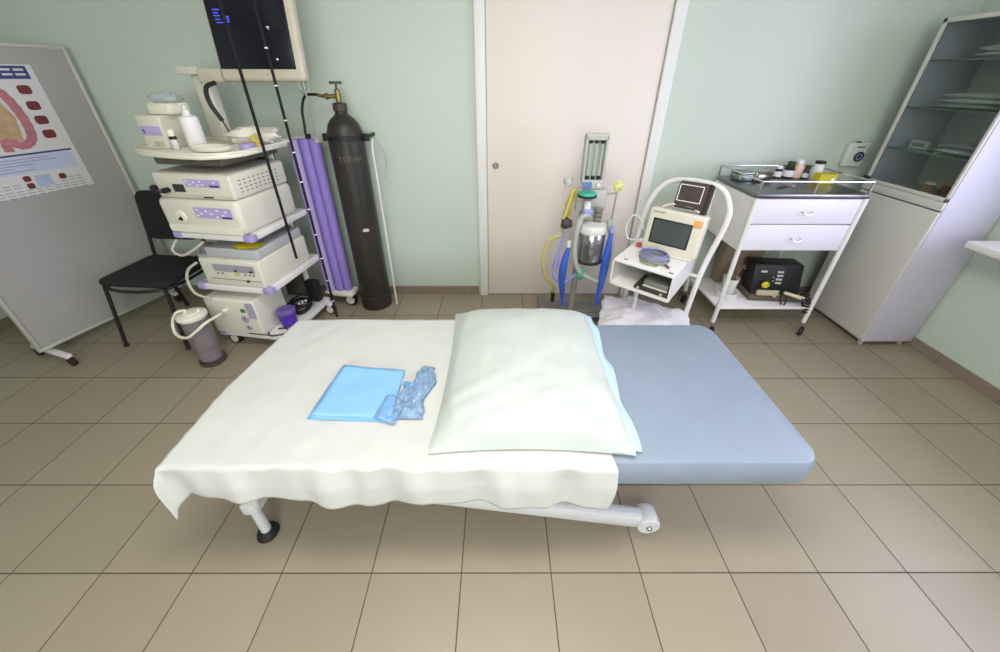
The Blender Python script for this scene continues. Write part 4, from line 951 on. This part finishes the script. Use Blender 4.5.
# items on the lower shelf
LZ = .2225
df = thing('electrosurgical_unit', 'black electrosurgical box with yellow knob on the lower shelf of the instrument table', 'medical device', (1.945, 2.185, LZ), -.08)
q = Matrix(((1, 0, 0, 0), (0, 1, .28, 0), (0, 0, 1, 0), (0, 0, 0, 1)))
MB().box(-.16, .165, -.03, .09, .008, .25, .008, q).build('case', BLACK, df)
MB().box(-.175, .18, -.045, .21, 0, .045, .012).build('base_tray', M('tray_taupe', '5C5346', .5), df)
kn = MB(); kn.rod((-.095, -.022, .13), (-.095, -.045, .125), .024); kn = kn.build('yellow_knob', M('knob_yellow', 'D4CC20', .4), df)
MB().box(-.09, -.086, -.048, -.044, .125, .148, .001).build('knob_mark', DGREY, kn)
mb = MB()
for k, (x, z) in enumerate(((-.005, .20), (-.005, .175), (-.008, .15), (-.01, .125))): mb.box(x, x+.04, -.0045-.028, -.0025-.027, z-.006, z+.006, .0, q)
mb.box(-.115, -.075, -.0325, -.0295, .195, .207, 0, q)
for z in (.16, .135): mb.box(-.03, -.022, -.0325, -.0295, z, z+.006, 0, q)
mb.build('white_buttons', M('button_pale', 'B8B8B4', .5), df)
mb = MB(); mb.box(-.135, .02, -.052, -.020, .047, .085, .010); mb.tube([(-.12, -.055, .07), (-.06, -.065, .075), (-.02, -.06, .05)], .008, 8, 6); mb.build('paddle', M('paddle_tan', 'B8AE94', .5), df)
cd = MB(); n_ = 22
cd.tube([(.15 + .045*t_ + .028*math.cos(t_*n_*1.0), -.085 + .018*math.sin(t_*n_*1.0), .085 - .085*t_ + .012*math.sin(t_*n_)) for t_ in [i/60 for i in range(150) if i/60 <= 1.6]], .0055, 6, 2)
cd.build('coiled_cord', RUBBER, df)
mb = MB(); mb.rod((.03, -.058, .085), (.15, -.088, .060), .011, .014); mb.build('handpiece', M('handpiece_cream', 'C8BE9E', .45), df)
mb = MB(); mb.tube([(.0, -.055, .09), (.02, -.075, .03), (.035, -.085, -.03), (.05, -.08, .02), (.06, -.06, .05)], .005, 8, 6); mb.build('loop_cord', RUBBER, df)
bx2 = thing('cardboard_box', 'brown cardboard box at the back of the lower shelf behind the black unit', 'box', (1.84, 2.455, LZ), .0)
MB().box(-.17, .12, -.04, .04, 0, .38, .004).build('box_body', M('cardboard', '8C7868', .8), bx2)
mb = MB(); mb.box(-.17, .12, -.12, -.0405, .377, .381, .001, ); mb.build('flap', M('cardboard_flap', '7A675A', .8), bx2)
jg = thing('white_jug', 'white plastic beaker standing in a white dish on the lower shelf', 'beaker', (1.645, 2.225, LZ+.001), 0)
MB().lathe([(.034, .008), (.040, .012), (.046, .11), (.052, .15), (.049, .15), (.044, .11), (.036, .016), (.0, .014)], 28).build('beaker', M('beaker_pale', 'CFD4CE', .4), jg)
MB().lathe([(.05, .0), (.068, .004), (.075, .04), (.079, .045), (.075, .047), (.068, .012), (.0, .006)], 32).build('dish', WHITE, jg)
dp = MB()
for k in range(9):
    a = k*.7; dp.tube([(.02*math.cos(a), .02*math.sin(a), .155-.06), (.035*math.cos(a), .03*math.sin(a), .21), (.06*math.cos(a)+.01, .045*math.sin(a), .22+.03*math.sin(k*2.))], .0045, 6, 6)
dp = dp.build('tangled_wires', M('stems_brown', '6E5B4C', .8), None); tag(dp, 'bunch of brown tangled wires sticking out of the white beaker', 'wires', loc=(1.645, 2.225, LZ+.018))

# ------------------------------------------------------------------ glass cabinet
cbx, cby0, cby1 = 2.47, 1.93, 2.44
cb = thing('medicine_cabinet', 'tall grey metal cabinet with glass upper doors in the right corner', 'cabinet', (cbx, cby0, 0), 0)
CBM = M('cabinet_grey', 'C6C5BF', .4, var=.02); CBS = M('cabinet_side_daylit', 'C2C0D0', .38, var=.02)  # side panels carry the window's lilac daylight in their colour
CW_, CDp, CH = XR-.012-cbx-.002, cby1-cby0, 1.89
mb = MB()
mb.box(0, CW_, 0, .012, .04, CH, .002)
mb.box(0, CW_, CDp-.012, CDp, .04, CH, .002)
mb.build('side_panel', CBS, cb)
mb = MB(); mb.box(CW_-.01, CW_, .012, CDp-.012, .04, CH); mb.box(0, CW_, .012, CDp-.012, .04, .055); mb.box(0, CW_, .012, CDp-.012, CH-.015, CH); mb.box(.005, CW_, .012, CDp-.012, .955, .985); mb.build('carcass', CBM, cb)
ld_ = MB().box(-.014, .004, .004, CDp-.004, .055, .945, .003).build('lower_door', CBM, cb)
mb = MB(); mb.rod((-.014, CDp-.05, .86), (-.045, CDp-.05, .86), .007); mb.box(-.052, -.044, CDp-.085, CDp-.015, .853, .867, .003); mb.build('handle', WHITE, ld_)
MB().box(-.014, .004, .004, CDp-.004, .952, 1.0, .003).build('middle_rail', CBM, cb)
mb = MB(); f_ = .022; ucb = 1.002
mb.box(-.014, .004, .004, CDp-.004, ucb, ucb+f_, .002); mb.box(-.014, .004, .004, CDp-.004, CH-f_-.003, CH-.003, .002); mb.box(-.014, .004, .004, .004+f_*.6, ucb, CH, .002); mb.box(-.014, .004, CDp-.004-f_, CDp-.004, ucb, CH, .002)
ud = mb.build('upper_door', CBM, cb)
GL2 = M('cabinet_glass', 'E4EEEA', .03, trans=1.0, var=0, ior=1.25)
MB().box(-.006, -.002, .004+f_*.6, CDp-.004-f_, ucb+f_, CH-f_-.003).build('glass_pane', GL2, ud)
mb = MB(); mb.rod((-.014, CDp-.02, 1.03), (-.028, CDp-.02, 1.03), .008); mb.rod((-.028, CDp-.05, 1.03), (-.028, CDp-.0, 1.03), .006); mb.build('lock', BLACK, ud)
SZ = [1.22, 1.45, 1.69]
for z in SZ: MB().box(.01, CW_-.012, .014, CDp-.014, z-.006, z, 0).build('glass_shelf', M('shelf_glass', 'A8B8B0', .1, trans=.6, var=0), cb)
for x, y in ((.03, .03), (.03, CDp-.03), (CW_-.04, .03), (CW_-.04, CDp-.03)):
    MB().lathe([(.014, 0), (.016, .004), (.016, .03), (.010, .04)], 16, Matrix.Translation((x, y, 0))).build('foot', M('foot_beige', 'A8A498', .5), cb)
# things on its shelves
def packs(label, x, y, z, w_, d, n, cols, seed, h=.012, group=None):
    for k in range(n):
        random.seed(seed*10+k); a = random.uniform(-.12, .12)
        t = MB(); ww = w_*random.uniform(.85, 1); dd = d*random.uniform(.85, 1)
        def f(u, v, ww=ww, dd=dd, k=k):
            aa = u*2-1; c = v*2-1; e = (1-abs(aa)**4)*(1-abs(c)**4)
            return (aa*ww/2, c*dd/2, h*.5 + h*.48*e + .002*noise.noise(Vector((aa*4, c*4, seed+k)))*e)
        def g(u, v, ww=ww, dd=dd): return ((1-u*2)*ww/2, (v*2-1)*dd/2, h*.5 - h*.48*(1-abs(1-u*2)**4)*(1-abs(v*2-1)**4))
        t.grid(f, 14, 14); t.grid(g, 14, 14)
        o = t.build('sterile_package', M('package_'+cols[k % len(cols)], cols[k % len(cols)], .6, var=.05), None)
        lb = label[k] if isinstance(label, list) else label
        tag(o, lb, 'package', group, loc=(x, y, z + k*h*1.03), rz=a)
packs(['flat pale package lowest on the top glass shelf of the cabinet', 'flat white package lying uppermost on the top glass shelf'], cbx+.12, cby0+.20, SZ[2]+.001, .18, .25, 2, ['D0D0CC', 'DEDCD6'], 2, .03)
packs(['pale flat package at the bottom of the stack on the second cabinet shelf', 'creased whitish package in the middle of the stack on the second cabinet shelf', 'pale greenish package topmost on the second cabinet shelf'], cbx+.12, cby0+.22, SZ[1]+.001, .20, .34, 3, ['C4C8C0', 'DADAD2', 'CCD0C6'], 4, .026)
t = thing('small_box', 'small pale carton on the third cabinet shelf', 'box', (cbx+.12, cby1-.12, SZ[0]+.001), .2); MB().box(-.035, .035, -.05, .05, 0, .05, .003).build('carton', M('carton_pale', 'B4B4AE', .6), t); MB().box(-.036, -.0351, -.03, .03, .015, .035).build('carton_label', M('carton_label', '70767C', .6), t)
packs(['flat whitish package beside the small carton on the third cabinet shelf', 'grey package lying on the flat whitish one, third cabinet shelf'], cbx+.16, cby0+.19, SZ[0]+.001, .2, .22, 2, ['DEDEDA', 'B2B6B8'], 8, .03)
t = thing('pill_jar', 'small tan jar on the bottom of the glass part of the cabinet', 'jar', (cbx+.13, cby0+.24, .9855), 0); MB().lathe([(.026, 0), (.028, .004), (.028, .05), (.02, .058), (0, .058)], 20).build('body', M('jar_tan', 'A88C6C', .3), t); MB().lathe([(.024, .0585), (.026, .06), (.026, .072), (0, .073)], 20).build('lid', WHITE, t)
t = thing('pill_jar', 'small reddish jar nearer the cabinet side, bottom of the glass part', 'jar', (cbx+.15, cby0+.16, .9855), 0); MB().lathe([(.026, 0), (.028, .004), (.028, .06), (.02, .068), (0, .068)], 20).build('body', M('jar_red', '8C5A50', .3), t); MB().lathe([(.024, .0685), (.026, .07), (.026, .082), (0, .083)], 20).build('lid', M('lid_tan', 'C0A888', .5), t)
packs(['pale bluish package lying nearest the cabinet side at the bottom of the glass part'], cbx+.10, cby0+.09, .9865, .14, .12, 1, ['8EA0AE'], 12, .02)

# ------------------------------------------------------------------ groups of like things
GROUPS = {'medicine_bottle': 'medicine bottles on the steel table top', 'sterile_package': 'flat packages on the cabinet shelves',
          'pill_jar': 'small jars at the bottom of the glass cabinet', 'ceiling_lamp': 'ceiling lamps', 'endoscope': 'endoscopes hanging at the equipment cart',
          'looped_hose': 'pale hoses at the left side of the equipment cart'}
for o in list(scene.objects):
    k = o.name.split('.')[0]
    if o.parent is None and k in GROUPS: o['group'] = GROUPS[k]
